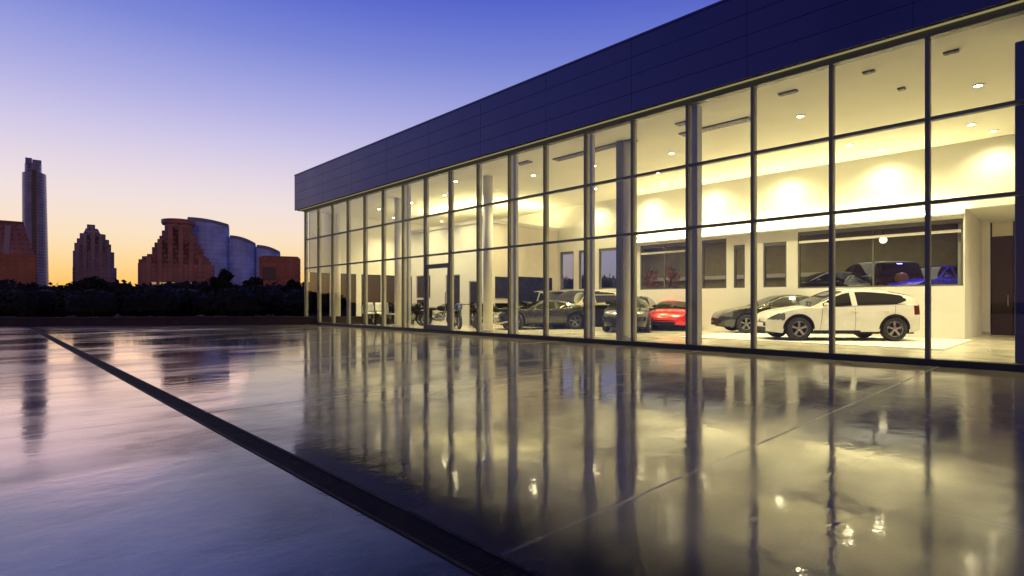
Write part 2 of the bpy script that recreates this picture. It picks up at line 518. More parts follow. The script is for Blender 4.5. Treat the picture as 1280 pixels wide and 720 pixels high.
# low masonry wall at the far edge
lw = MB()
nrm = Vector((-ed.y, ed.x, 0))
if nrm.x > 0: nrm = -nrm
a0 = e_far + nrm * .02; a1 = e_near + nrm * .02
q = [a0, a1, a1 + nrm * .3, a0 + nrm * .3]
lw.prism([(v.x, v.y) for v in q], -.02, .36)
wl = empty('low_wall', 'low dark brown masonry wall along the far edge of the plaza', 'wall', tuple(edge0))
def local(o, mb): 
    mb.v = [(v[0] - o.location.x, v[1] - o.location.y, v[2] - o.location.z) for v in mb.v]; return mb
local(wl, lw).build('wall', M['lowwall'], wl)
cp = MB()
q = [a0 - nrm * .03, a1 - nrm * .03, a1 + nrm * .33, a0 + nrm * .33]
cp.prism([(v.x, v.y) for v in q], .363, .42)
local(wl, cp).build('coping', M['lowwall'], wl)

# ------------------------------------------------------------------ showroom building
BAY = 1.593
X_M0 = -2.03
XL = X_M0 - 17 * BAY          # left corner
XR = X_M0 + 5 * BAY
ZS, ZT1, ZT2, ZG, ZF0, ZF1 = .12, 2.98, 4.51, 6.0, 6.14, 8.03
YB = 9.0                       # back wall
bd = empty('car_showroom', 'glass fronted car showroom lit yellow inside under a navy metal fascia', 'building', (XL, 0, 0))
def bpart(mb, name, mat, **kw):
    return local(bd, mb).build(name, mat, bd, **kw)

# sill and header
b = MB(); b.box(XL - .06, XR, -.16, .10, -.02, ZS); bpart(b, 'sill', M['sill'])
b = MB(); b.box(XL - .06, XR, -.07, .12, ZG, ZF0 - .003); bpart(b, 'header', M['alu'])
# mullions
for k in range(-4, 18):
    x = X_M0 - k * BAY
    hwid = .036 if k not in (9, 10) else .062
    b = MB(); b.box(x - hwid, x + hwid, -.06, .03, ZS, ZG)
    mo = bpart(b, 'mullion', M['alu'])
    b = MB(); b.box(-.03, .03, .033, .14, ZS, ZG); b.v = [(v[0] + x - XL, v[1], v[2]) for v in b.v]
    b.build('inner_profile', M['alu_in'], mo)
# transoms and panes
for z in (ZT1, ZT2):
    for k in range(-4, 17):
        x1 = X_M0 - k * BAY - .044; x0 = x1 - BAY + .088
        b = MB(); b.box(x0, x1, -.045, .09, z - .032, z + .032); bpart(b, 'transom', M['alu'])
rows = [(ZS, ZT1 - .032), (ZT1 + .032, ZT2 - .032), (ZT2 + .032, ZG)]
for k in range(-4, 17):
    x1 = X_M0 - k * BAY - .03; x0 = x1 - BAY + .06
    for ri, (z0, z1) in enumerate(rows):
        if k == 9 and ri == 0: continue
        b = MB(); b.box(x0, x1, -.012, .012, z0 + .002, z1 - .002); bpart(b, 'glass_pane', M['pane'])
# entrance doors in bay 9
x1 = X_M0 - 9 * BAY - .062; x0 = x1 - BAY + .124
dz = 2.55
b = MB(); b.box(x0, x1, -.05, .06, dz, dz + .07); bpart(b, 'door_head', M['alu'])
b = MB(); b.box(x0, x1, -.012, .012, dz + .07, ZT1 - .034); bpart(b, 'glass_pane', M['pane'])
b = MB()
b.box(x0, x0 + .085, -.04, .04, ZS, dz - .004); b.box(x1 - .085, x1, -.04, .04, ZS, dz - .004)
b.box(x0 + .086, x1 - .086, -.04, .04, ZS, ZS + .16); b.box(x0 + .086, x1 - .086, -.04, .04, dz - .10, dz - .004)
dd = bpart(b, 'door', M['alu'])
b = MB(); b.box(x0 + .086, x1 - .086, -.01, .01, ZS + .161, dz - .101); local(bd, b).build('pane', M['pane'], dd)
b = MB(); b.tube([(x1 - .13, -.05, .8), (x1 - .13, -.10, .85), (x1 - .13, -.10, 1.5), (x1 - .13, -.05, 1.55)], .016); local(bd, b).build('handle', M['chrome'], dd)
# fascia panels with open joints
FY = -.29
XFL = XL - .75
joints = [XFL] + [-5.23 - 3.03 * k for k in range(7, -1, -1) if -5.23 - 3.03 * k > XFL + .4] + [-2.2, .83, 3.86, XR + .6]
b = MB()
nz = 4
for i in range(len(joints) - 1):
    for j in range(nz):
        z0 = ZF0 + (ZF1 - ZF0) * j / nz; z1 = ZF0 + (ZF1 - ZF0) * (j + 1) / nz
        b.box(joints[i] + .004, joints[i + 1] - .004, FY, FY + .04, z0 + (.003 if j else 0), z1 - .003)
bpart(b, 'fascia', M['fascia'], bevel=.004)
b = MB()
b.box(XFL + .02, XR + .5, FY + .041, FY + .12, ZF0 + .02, ZF1 - .05)
bpart(b, 'fascia_backing', M['backing'])
b = MB(); b.box(XFL, XR + .6, FY - .02, FY + .16, ZF1 - .002, ZF1 + .05); bpart(b, 'parapet_cap', M['fascia'])
b = MB(); b.box(XFL + .005, XFL + .05, FY + .17, 14, ZF0, ZF1 - .01); bpart(b, 'end_fascia', M['fascia'])
b = MB(); b.box(XFL + .055, XR + .5, FY + .125, .13, ZF0 + .002, ZF0 + .05); b.box(XFL + .055, XL - .08, .131, 14, ZF0 + .002, ZF0 + .05); bpart(b, 'soffit', M['soffit'])
b = MB(); b.box(XFL + .055, XR + .4, FY + .125, 14.2, 6.9, 7.05); bpart(b, 'roof', M['sill'])
b = MB(); b.box(XFL + .3, XR + .3, FY + .13, -.074, ZF0 - .006, ZF0 + .0015); bpart(b, 'soffit_glow', M['soffitglow'])
# ceiling and floor
b = MB(); b.box(XL, XR, .131, YB + 4.2, 6.03, 6.12); bpart(b, 'ceiling', M['ceil'])
b = MB(); b.box(XL, XR, .101, YB + 4.2, -.02, .012); bpart(b, 'floor', M['floor'])
# left end wall: white above a row of tinted openings
ys = [.21, 1.5, 3.1, 4.7, 6.3, 7.9, YB + 4.2]
b = MB(); b.box(XL - .06, XL + .08, .21, YB + 4.2, 2.78, 6.028)
for i, y in enumerate(ys[1:]):
    b.box(XL - .06, XL + .08, y - .16, y + .16, .013, 2.779)
bpart(b, 'end_wall', M['white'])
for i in range(len(ys) - 1):
    b = MB(); b.box(XL - .02, XL + .02, ys[i] + (.161 if i else .02), ys[i + 1] - .161, .1, 2.776)
    bpart(b, 'tinted_window', M['tint'])
# back wall with its ribbon of windows
def xb(px): return on_y(px, YB)[0]
wins = [(700, 717, 1.8, 3.75), (723, 742, 1.8, 3.75), (748, 776, 1.8, 3.75), (800, 862, 1.72, 3.72), (877, 908, 1.72, 3.72), (917, 931, 1.72, 3.42), (954, 983, 1.72, 3.42), (997, 1204, 1.66, 3.72)]
xw0, xw1 = -19.0, xb(1206)
b = MB()
edges = []
xcur = xw0
for (p0, p1, z0, z1) in wins:
    xa, xc = xb(p0), xb(p1)
    b.box(xcur, xa - .001, YB, YB + .25, .013, 6.028)
    b.box(xa, xc, YB, YB + .25, .013, z0); b.box(xa, xc, YB, YB + .25, z1, 6.028)
    xcur = xc + .001
b.box(xcur, xw1, YB, YB + .25, .013, 6.028)
b.box(xw1 + .001, XR, YB, YB + .25, 4.0, 6.028)          # bulkhead over the recess
bpart(b, 'back_wall', M['white'])
for i, (p0, p1, z0, z1) in enumerate(wins):
    xa, xc = xb(p0) + .002, xb(p1) - .002
    z0 += .002; z1 -= .002
    f = MB()
    fw = .05
    f.box(xa, xa + fw, YB + .03, YB + .16, z0, z1); f.box(xc - fw, xc, YB + .03, YB + .16, z0, z1)
    f.box(xa + fw, xc - fw, YB + .03, YB + .16, z0, z0 + fw); f.box(xa + fw, xc - fw, YB + .03, YB + .16, z1 - .13, z1)
    if xc - xa > 2:
        n = max(2, round((xc - xa) / 2.2))
        for j in range(1, n):
            xm = xa + (xc - xa) * j / n
            f.box(xm - .025, xm + .025, YB + .05, YB + .14, z0 + fw + .001, z1 - .131)
        wfr = bpart(f, 'window', M['alu'])
        f = MB(); f.box(xa + fw, xc - fw, YB + .0, YB + .028, z1 - .42, z1 - .33)
        local(bd, f).build('rail', M['white'], wfr)
    else:
        wfr = bpart(f, 'window', M['alu'])
    f = MB(); f.box(xa + fw, xc - fw, YB + .09, YB + .10, z0 + fw, z1 - .13)
    local(bd, f).build('pane', M['pane_thin'], wfr)
# light cove over the long window
b = MB(); b.box(xb(790), xw1, YB - .36, YB - .001, 3.80, 3.86); bpart(b, 'light_shelf', M['white'])
b = MB(); b.box(xb(795), xw1 - .1, YB - .24, YB - .10, 3.862, 3.89); bpart(b, 'hidden_uplight', M['cove'])
# recess on the right with a tall timber door
YR = 12.9
b = MB()
xd0, xd1 = on_y(1240, YR)[0], on_y(1266, YR)[0]
b.box(xw1, xd0 - .05, YR, YR + .2, .013, 4.0); b.box(xd1 + .05, XR, YR, YR + .2, .013, 4.0); b.box(xd0 - .049, xd1 + .049, YR, YR + .2, 3.95, 4.0)
b.box(xw1 - .2, xw1 - .001, YB + .251, YR + .2, .013, 4.0)
bpart(b, 'recess_wall', M['white'])
b = MB(); b.box(xw1, XR, YB + .251, YR + .2, 4.003, 4.1); bpart(b, 'recess_ceiling', M['ceil'])
b = MB(); b.box(xw1 + .001, xd0 - .06, YR - .02, YR - .001, .013, .12); bpart(b, 'skirting', M['alu_in'])
b = MB(); b.box(xd0, xd1, YR + .05, YR + .11, .016, 3.42); td = bpart(b, 'timber_door', M['wood'])
b = MB(); b.box(xd0, xd1, YR + .05, YR + .11, 3.45, 3.94); local(bd, b).build('transom_panel', M['tan'], td)
b = MB(); b.tube([(xd1 - .12, YR + .02, 1.0), (xd1 - .12, YR - .02, 1.02), (xd1 - .12, YR - .02, 1.4), (xd1 - .12, YR + .02, 1.42)], .015); local(bd, b).build('handle', M['chrome'], td)
# right hand dark pier just behind the glass
xp = on_y(1269, .35)[0]
b = MB(); b.box(xp, xp + .62, .26, .85, .013, 5.62); bpart(b, 'pier', M['navyroom'], bevel=.02)
# office block on the left
XO0, XO1, YO = -25.9, -19.0, 4.0
ZO = 4.82
b = MB()
ows = []
for (p0, p1, z0, z1) in [(501, 515, .5, 2.55), (520, 538, 1.35, 2.55), (557, 575, .4, 2.5), (586, 600, .02, 2.15)]:
    ows.append((on_y(p0, YO)[0], on_y(p1, YO)[0], z0, z1))
xcur = XO0
for (xa, xc, z0, z1) in ows:
    b.box(xcur, xa - .001, YO, YO + .18, .013, ZO)
    if z0 > .05: b.box(xa, xc, YO, YO + .18, .013, z0)
    b.box(xa, xc, YO, YO + .18, z1, ZO); xcur = xc + .001
b.box(xcur, XO1, YO, YO + .18, .013, ZO)
bpart(b, 'office_wall', M['white'])
for (xa, xc, z0, z1) in ows:
    f = MB(); fw = .05; y0, y1 = YO + .02, YO + .10
    z0 = max(z0, .014)
    f.box(xa + .002, xa + fw, y0, y1, z0 + .002, z1 - .002); f.box(xc - fw, xc - .002, y0, y1, z0 + .002, z1 - .002)
    f.box(xa + fw, xc - fw, y0, y1, z1 - fw, z1 - .002); f.box(xa + fw, xc - fw, y0, y1, z0 + .002, z0 + fw)
    wf = bpart(f, 'office_window', M['alu_in'])
    f = MB(); f.box(xa + fw, xc - fw, YO + .05, YO + .07, z0 + fw, z1 - fw); local(bd, f).build('pane', M['screen'], wf)
b = MB(); b.box(XO1 - .18, XO1 - .0005, YO + .181, YB + .25, .013, ZO); b.box(XO0, XO0 + .18, YO + .181, YB + .25, .013, ZO); bpart(b, 'office_side', M['tan'])
b = MB(); b.box(XO0 + .001, XO1 + .06, YO - .06, YB - .01, ZO + .001, ZO + .16); bpart(b, 'office_roof', M['white'])
b = MB(); b.box(XL + .1, XO1 - .001, YB + .26, YB + .4, .013, 6.028); bpart(b, 'rear_wall', M['white'])
b = MB(); b.box(XO0 + .6, XO1 - .4, YO + .8, YO + .95, ZO + .162, ZO + .19); bpart(b, 'hidden_uplight', M['cove'])  # added uplight, out of sight on the office roof, to fill the ceiling
b = MB(); b.box(XO1 - .6, XO1 - .45, YO + 1.2, YB - .5, ZO + .162, ZO + .19); bpart(b, 'hidden_uplight', M['cove'])  # second added uplight on the office roof, also out of sight
# round columns, four bays apart
for x in (-28.7, -22.45, -16.08, -9.7):
    b = MB(); b.lathe([(.19, .013), (.19, 6.028)], 28, (x, 1.6, 0)); c = bpart(b, 'column', M['column'], smooth=False)
    for pl in c.data.polygons: pl.use_smooth = len(pl.vertices) == 4
    b = MB(); b.lathe([(.24, .013), (.24, .10), (.195, .13)], 28, (x, 1.6, 0)); local(bd, b).build('base_collar', M['alu_in'], c)
q = at(776.5, 16.75); b = MB(); b.box(q.x - .10, q.x + .10, q.y - .12, q.y + .12, .013, 6.028); bpart(b, 'steel_post', M['alu'])  # dark post added for the dark left half of the round column
xg = X_M0 - 3 * BAY
b = MB(); b.box(xg - .13, xg + .13, .22, .46, .013, 6.028); bpart(b, 'steel_post', M['alu_in'])
for k in (5, 7, 11):
    xg = X_M0 - k * BAY
    b = MB(); b.box(xg - .07, xg + .07, .21, .33, .013, 6.028); bpart(b, 'steel_post', M['alu_in'])
# ceiling vents
for (px, py, lx, ly) in [(720, 193, .9, .16), (763, 182, .9, .16), (893, 158, 1.0, .16), (859, 152, .3, .12), (985, 115, .2, .07), (1086, 89, .11, .06), (1189, 64, .12, .06), (1127, 110, .07, .07), (655, 203, .3, .12)]:
    d = (6.03 - CAMH) * F / (HY - py); c = at(px, d)
    b = MB(); b.box(c.x - lx, c.x + lx, c.y - ly, c.y + ly, 5.99, 6.029)
    v = bpart(b, 'ceiling_vent', M['vent'])
    b = MB(); n = max(2, int(lx / .06))
    for j in range(n):
        xx = c.x - lx + (j + .5) * 2 * lx / n
        b.box(xx - .012, xx + .012, c.y - ly + .015, c.y + ly - .015, 5.975, 5.989)
    local(bd, b).build('louvre', M['alu'], v)

# downlights
def spot(c, power, ang, rad=.10, blend=1.0, dirv=None, col=(1, .86, .46)):
    l = bpy.data.lights.new('downlight_lamp', 'SPOT'); l.energy = power; l.spot_size = R(ang); l.spot_blend = blend; l.color = col
    l.shadow_soft_size = rad
    o = bpy.data.objects.new('downlight_lamp', l); COL.objects.link(o); o.location = c
    if dirv: o.rotation_euler = Vector(dirv).to_track_quat('-Z', 'Y').to_euler()
    o.parent = bd; o.location = Vector(c) - bd.location
    return o
def downlight(x, y, power, ang=122, wash=False):
    b = MB(); b.lathe([(.075, 0), (.12, 0), (.12, -.02), (.075, -.02)], 20, (x, y, 6.029), closed=True)
    r = bpart(b, 'downlight', M['white'])
    b = MB(); b.lathe([(.002, -.004), (.074, -.004), (.074, -.012), (.002, -.012)], 20, (x, y, 6.029))
    local(bd, b).build('lens', M['lens'], r)
    spot((x, y, 5.97), power, ang, dirv=(0, .25 if wash else 0, -1))
for (x, y) in [(-1.7, 3.6), (-5.2, 2.9), (-9.4, 3.7), (-14.7, 2.7), (-2.2, 7.0), (-5.1, 6.8), (-7.9, 6.6), (-11.9, 7.3), (-14.6, 6.4), (-17.4, 4.4), (2.4, 3.6), (2.2, 7), (-12.2, 3.2)]:
    downlight(x, y, 770)
for x in (-1.85, -4.6, -7.65, -10.55, -13.45, -16.4, 1.0):
    downlight(x, YB - .8, 270, 130, True)
for (x, y) in [(-17.6, 1.2), (-20.2, 2.6), (-22.9, 2.6), (-25.6, 2.4), (-27.6, 4.5), (-22.0, 6.5), (-26.9, 7.4)]:
    downlight(x, y, 770)
spot((.2, 10.8, 3.95), 160, 140)

# ------------------------------------------------------------------ rear terrace and hall seen through the ribbon windows
b = MB(); b.box(-32, xw1 - .25, YB + .42, 13.3, -.02, 1.0); b.box(-32, 12, 13.301, 30, -.02, 1.0); b.box(-18.9, -3, YB + .26, YB + .419, -.02, 1.0)
tag(b.build('rear_terrace', M['asphalt']), kind='structure')
hall = empty('rear_hall', 'olive walled rear hall behind the long interior window', 'building', (-6, 18, 1.0))
b = MB(); b.box(-19.3, -3.75, 17, 17.2, 1.002, 4.4); local(hall, b).build('wall', M['olive'], hall)
b = MB(); b.box(-3.7, 3, 16.2, 16.4, 1.002, 4.4); local(hall, b).build('navy_wall', M['navyroom'], hall)
b = MB(); b.box(-19.4, 3, 9.8, 17.4, 4.402, 4.55); local(hall, b).build('roof', M['olive'], hall)
b = MB(); b.box(-19.2, -3.76, 16.7, 16.98, 2.42, 2.62); local(hall, b).build('ledge', M['tan'], hall)
pc = at(1104, 21.5, zat(300, 21.5))
pl = empty('pendant_lamp', 'round glowing pendant lamp hanging in the rear hall', 'lamp', (pc.x, pc.y, pc.z))
b = MB(); b.lathe([(.002, -.13), (.08, -.11), (.13, -.03), (.13, .03), (.08, .11), (.02, .13)], 18); b.build('globe', M['warmlamp'], pl, smooth=True)
b = MB(); b.tube([(0, 0, .135), (0, 0, 4.40 - pc.z)], .012, 6); b.build('cord', M['dark'], pl)
for i in range(5):
    xx = -17.6 + i * 3.0
    b = MB(); b.box(xx - 1.42, xx + 1.42, 11.6, 15.4, 4.375, 4.40); local(hall, b).build('added_glow_panel', M['hallglow'], hall)  # added glowing panels: light the hall and brighten its reflection in the paving
# ------------------------------------------------------------------ cars
def pw(pts, x):
    if x <= pts[0][0]: return pts[0][1]
    for i in range(len(pts) - 1):
        (xa, ya), (xc, yc) = pts[i], pts[i + 1]
        if x <= xc:
            m0 = (pts[i + 1][1] - pts[i - 1][1]) / (pts[i + 1][0] - pts[i - 1][0]) if i > 0 else (yc - ya) / (xc - xa)
            m1 = (pts[i + 2][1] - pts[i][1]) / (pts[i + 2][0] - pts[i][0]) if i + 2 < len(pts) else (yc - ya) / (xc - xa)
            h = xc - xa; t = (x - xa) / h
            lim = 3 * abs((yc - ya) / h)
            m0 = max(-lim, min(lim, m0)); m1 = max(-lim, min(lim, m1))
            return (2*t**3-3*t*t+1)*ya + (t**3-2*t*t+t)*h*m0 + (-2*t**3+3*t*t)*yc + (t**3-t*t)*h*m1
    return pts[-1][1]

HATCH = dict(belt=[(-2.12, .72), (-2.08, .98), (-1.95, 1.06), (-1.5, 1.05), (-.6, 1.01), (.2, .98), (.95, .97), (1.35, .92), (1.75, .83), (2.0, .72), (2.10, .62), (2.13, .52)],
             roof=[(-2.09, 1.07), (-2.03, 1.18), (-1.93, 1.29), (-1.7, 1.37), (-1.2, 1.46), (-.6, 1.515), (-.2, 1.505), (.1, 1.44), (.5, 1.25), (.85, 1.06), (1.05, .955)],
             plan=[(-2.12, .62), (-2.05, .74), (-1.85, .83), (-1.3, .885), (0, .89), (1.2, .88), (1.65, .84), (1.95, .74), (2.07, .62), (2.13, .46)],
             fa=1.33, ra=-1.30, wr=.345, win_x=(-1.66, .66), pill=(-.28, -.14), top_off=.075)
SUV = dict(belt=[(-2.2, .80), (-2.17, 1.05), (-2.0, 1.14), (-.6, 1.10), (.2, 1.08), (1.0, 1.07), (1.5, 1.04), (1.9, .96), (2.08, .80), (2.14, .62)],
           roof=[(-2.16, 1.15), (-2.10, 1.45), (-1.98, 1.62), (-1.5, 1.70), (-.6, 1.73), (0, 1.69), (.3, 1.58), (.7, 1.27), (.98, 1.06)],
           plan=[(-2.2, .70), (-2.12, .82), (-1.8, .89), (0, .92), (1.3, .91), (1.8, .86), (2.05, .76), (2.14, .60)],
           fa=1.34, ra=-1.36, wr=.37, win_x=(-1.85, .62), pill=(-.30, -.16), top_off=.08)
SEDAN = dict(belt=[(-2.35, .68), (-2.32, .90), (-2.1, 1.0), (-1.5, 1.0), (-.6, .97), (.2, .94), (1.0, .93), (1.5, .87), (1.95, .77), (2.2, .64), (2.3, .50)],
             roof=[(-1.75, 1.0), (-1.4, 1.16), (-1.0, 1.32), (-.5, 1.40), (-.1, 1.40), (.2, 1.33), (.6, 1.15), (1.0, .94)],
             plan=[(-2.35, .62), (-2.28, .76), (-2.0, .86), (-1.3, .90), (0, .905), (1.3, .89), (1.8, .84), (2.1, .73), (2.23, .6), (2.3, .45)],
             fa=1.42, ra=-1.36, wr=.335, win_x=(-1.35, .62), pill=(-.34, -.22), top_off=.07)
COUPE = dict(belt=[(-2.15, .66), (-2.12, .86), (-1.9, .95), (-1.3, .93), (-.4, .87), (.2, .85), (.9, .84), (1.4, .80), (1.8, .70), (2.05, .55), (2.12, .42)],
             roof=[(-1.8, .93), (-1.4, 1.06), (-.9, 1.2), (-.4, 1.25), (-.05, 1.23), (.3, 1.11), (.65, .95), (.85, .84)],
             plan=[(-2.15, .66), (-2.1, .78), (-1.8, .89), (-1.2, .93), (0, .89), (1.2, .91), (1.7, .87), (1.95, .76), (2.06, .62), (2.12, .45)],
             fa=1.28, ra=-1.27, wr=.335, win_x=(-1.2, .42), pill=(-.52, -.42), top_off=.06)

def build_car(name, label, cat, spec, paint, step=.04, group=None):
    root = empty(name, label, cat, group=group)
    belt, roof, plan = spec['belt'], spec['roof'], spec['plan']
    fa, ra, wr = spec['fa'], spec['ra'], spec['wr']
    AR = wr + .055
    xs0, xs1 = plan[0][0], plan[-1][0]
    xs = []
    x = xs0
    while x < xs1 - 1e-6:
        xs.append(x); x += step if xs0 + .2 < x < xs1 - .25 else step * .5
    xs.append(xs1)
    def vert(zf):   # section bulge, fraction from sill to belt
        return pw([(0, .93), (.2, .97), (.5, 1.0), (.8, .985), (1, .955)], zf)
    def low(x):
        z = pw([(xs0, .34), (xs0 + .25, .26), (-.8, .22), (.8, .22), (xs1 - .35, .22), (xs1, .26)], x)
        for c in (fa, ra):
            dx = abs(x - c)
            if dx < AR: z = max(z, wr + math.sqrt(AR * AR - dx * dx) * 1.0)
        return z
    NR = 18
    NT = 8
    secs = []
    for x in xs:
        zb = pw(belt, x); zl = min(low(x), zb - .05); wd = pw(plan, x)
        half = []
        for i in range(NR + 1):
            t = i / NR
            z = zl + (zb - zl) * t
            zf = (z - .22) / max(.1, zb - .22)
            half.append((wd * vert(max(0, min(1, zf))), z))
        wtop = half[-1][0]
        for i in range(1, NT + 1):
            t = i / NT
            y = wtop * (1 - t)
            z = zb + .045 * (1 - (1 - t) ** 2) * min(1, wd / .8)
            half.append((y, z))
        secs.append([(x, -y, z) for (y, z) in half] + [(x, y, z) for (y, z) in reversed(half[:-1])])
    bins = {k: MB() for k in ('body', 'headL', 'headR', 'tailL', 'tailR', 'grille', 'intake', 'trim')}
    vid = {k: {} for k in bins}
    def put(k, idx, pts):
        ids = []
        for key, p in zip(idx, pts):
            if key not in vid[k]:
                vid[k][key] = len(bins[k].v); bins[k].v.append(p)
            ids.append(vid[k][key])
        if len(set(ids)) > 2: bins[k].f.append(tuple(ids))
    n = len(secs[0])
    zbF = pw(belt, xs1 - .25)
    for i in range(len(secs) - 1):
        for j in range(n - 1):
            pts = [secs[i][j], secs[i + 1][j], secs[i + 1][j + 1], secs[i][j + 1]]
            c = [sum(q[k] for q in pts) / 4 for k in range(3)]
            x, y, z = c
            k = 'body'
            sl = (z - (.60 + .10 * (xs1 - x)))           # headlamp sweep
            if x > xs1 - .42 and abs(y) > .40 and .60 < z < .60 + .17 + .05 * (xs1 - x) and z < pw(belt, x) - .01:
                k = 'headL' if y > 0 else 'headR'
            elif x < xs0 + .28 and abs(y) > .46 and pw(belt, xs0 + .2) - .30 < z < pw(belt, xs0 + .2) - .03:
                k = 'tailL' if y > 0 else 'tailR'
            elif z < .285 and ra + AR < x < fa - AR:
                k = 'trim'
            put(k, [(i, j), (i + 1, j), (i + 1, j + 1), (i, j + 1)], pts)
    for e in (0, len(secs) - 1):                         # nose and tail faces
        base = secs[e]
        h = n // 2
        for j in range(h):
            pts = [base[j], base[j + 1], base[n - 2 - j], base[n - 1 - j]]
            z = sum(q[2] for q in pts) / 4
            k = 'body'
            if e and .40 < z: k = 'grille'
            elif e and z < .37: k = 'intake'
            put(k, [(e, j), (e, j + 1), (e, n - 2 - j), (e, n - 1 - j)], pts)
    body = bins['body'].build('body', paint, root, smooth=True)
    for k, nm, mt in (('headL', 'headlight', 'lampglass'), ('headR', 'headlight', 'lampglass'), ('tailL', 'tail_light', 'taillamp'), ('tailR', 'tail_light', 'taillamp'),
                      ('grille', 'grille', 'dark'), ('intake', 'air_intake', 'dark'), ('trim', 'sill_trim', 'dark')):
        if bins[k].f: bins[k].build(nm, M[mt], root, smooth=True)
    def side(x, z):
        zb = pw(belt, x)
        return pw(plan, x) * vert(max(0, min(1, (z - .22) / max(.1, zb - .22))))
    b = MB()
    wxa, wxb = spec['win_x']
    for sgn in (1, -1):
        for (xa, xc) in ((wxb + .10, wxb + .02), ((spec['pill'][0] + spec['pill'][1]) / 2,) * 2, (wxa + .42, wxa + .34)):
            pts = []
            for i in range(9):
                z = .30 + (pw(belt, xa) - .02 - .30) * i / 8
                x = xa + (xc - xa) * i / 8
                if abs(x - ra) < AR and z < wr + AR: continue
                pts.append((x, sgn * (side(x, z) + .001), z))
            if len(pts) > 2: b.tube(pts, .005, 4)
    b.build('door_seam', M['dark'], root)
    # greenhouse
    rx0, rx1 = roof[0][0], roof[-1][0]
    gx = []
    x = rx0
    while x < rx1 - 1e-6:
        gx.append(x); x += step
    gx.append(rx1)
    hmax = max(z for _, z in roof)
    def gsec(x):
        zb = pw(belt, x) - .012; zr = max(pw(roof, x), zb + .004)
        wd = pw(plan, x) * .945
        half = []
        NS = 14
        zt = zr - spec['top_off'] * min(1, (zr - zb) / .25)
        for i in range(NS + 1):
            t = i / NS; z = zb + (zt - zb) * t
            f = (z - zb) / max(.25, hmax - 1.0)
            half.append((wd - .235 * f ** 1.15, z))
        wt = half[-1][0]
        for i in range(1, 9):
            a = PI / 2 * i / 8
            half.append((wt * (math.cos(a) ** .75 if i < 8 else 0), zt + (zr - zt) * math.sin(a) ** .8))
        return [(x, -y, z) for (y, z) in half] + [(x, y, z) for (y, z) in reversed(half[:-1])]
    gs = [gsec(x) for x in gx]
    gb = {k: MB() for k in ('roof', 'wFL', 'wFR', 'wRL', 'wRR', 'windshield', 'rear')}
    gv = {k: {} for k in gb}
    n = len(gs[0])
    wx0, wx1 = spec['win_x']; p0, p1 = spec['pill']
    xtop = [x for x in gx if pw(roof, x) > hmax - .05]
    xf, xr = max(xtop), min(xtop)
    for i in range(len(gs) - 1):
        for j in range(n - 1):
            pts = [gs[i][j], gs[i + 1][j], gs[i + 1][j + 1], gs[i][j + 1]]
            x, y, z = [sum(q[k] for q in pts) / 4 for k in range(3)]
            zb = pw(belt, x); zr = pw(roof, x); zt = zr - spec['top_off']
            js = min(j, n - 2 - j)
            k = 'roof'
            if js < 14:
                if zb + .015 < z < zt - .02 and wx0 < x < wx1 and not (p0 < x < p1):
                    rise = (x - wx0) / .30           # curved rear corner of the last window
                    if z < zb + .03 + (zt - zb) * min(1, .45 + rise) and z > zb + .10 * max(0, 1 - rise):
                        k = ('wF' if x > p1 else 'wR') + ('R' if y < 0 else 'L')
            elif js >= 15:
                if x > xf + .03 and x < rx1 - .03: k = 'windshield'
                elif x < xr - .10 and z > zb + .05 and x > rx0 + .02: k = 'rear'
            keys = [(i, j), (i + 1, j), (i + 1, j + 1), (i, j + 1)]
            ids = []
            for key, p in zip(keys, pts):
                if key not in gv[k]:
                    gv[k][key] = len(gb[k].v); gb[k].v.append(p)
                ids.append(gv[k][key])
            if len(set(ids)) > 2: gb[k].f.append(tuple(ids))
    gb['roof'].build('roof', paint, root, smooth=True)
    for k, nm in (('wFL', 'side_window'), ('wFR', 'side_window'), ('wRL', 'side_window'), ('wRR', 'side_window'), ('windshield', 'windshield'), ('rear', 'rear_window')):
        if gb[k].f: gb[k].build(nm, M['carglass'], root, smooth=True)
    # underbody and wheels
    u = MB(); wmid = .60
    u.box(xs0 + .15, xs1 - .2, -wmid, wmid, .20, .60); u.box(ra + AR, fa - AR, -.78, .78, .20, .4)
    u.build('underbody', M['dark'], root)
    wh = MB(); wh.lathe([(wr * .64, -.09), (wr * .93, -.105), (wr, -.07), (wr, .07), (wr * .93, .105), (wr * .64, .09)], 30, axis='y', closed=True)
    rim = MB()
    rim.lathe([(wr * .64, -.085), (wr * .66, .088), (wr * .60, .088), (wr * .57, -.06)], 30, axis='y', closed=True)
    rim.lathe([(.002, .02), (.06, .02), (.06, .075), (.002, .08)], 14, axis='y')
    for k in range(5):
        a = 2 * PI * k / 5 + .3
        ca, sa = math.cos(a), math.sin(a)
        pts = []
        for (rr, ww) in ((.05, .028), (wr * .61, .036)):
            for s in (-1, 1):
                pts.append((rr * ca - s * ww * sa, .045, rr * sa + s * ww * ca))
                pts.append((rr * ca - s * ww * sa, .075, rr * sa + s * ww * ca))
        rim.add(pts, [(0, 2, 6, 4), (1, 5, 7, 3), (0, 4, 5, 1), (2, 3, 7, 6), (0, 1, 3, 2), (4, 6, 7, 5)])
    disc = MB(); disc.lathe([(.002, -.01), (wr * .58, -.01), (wr * .58, .01), (.002, .01)], 24, axis='y')
    first = None
    wy = pw(plan, 0) - .115
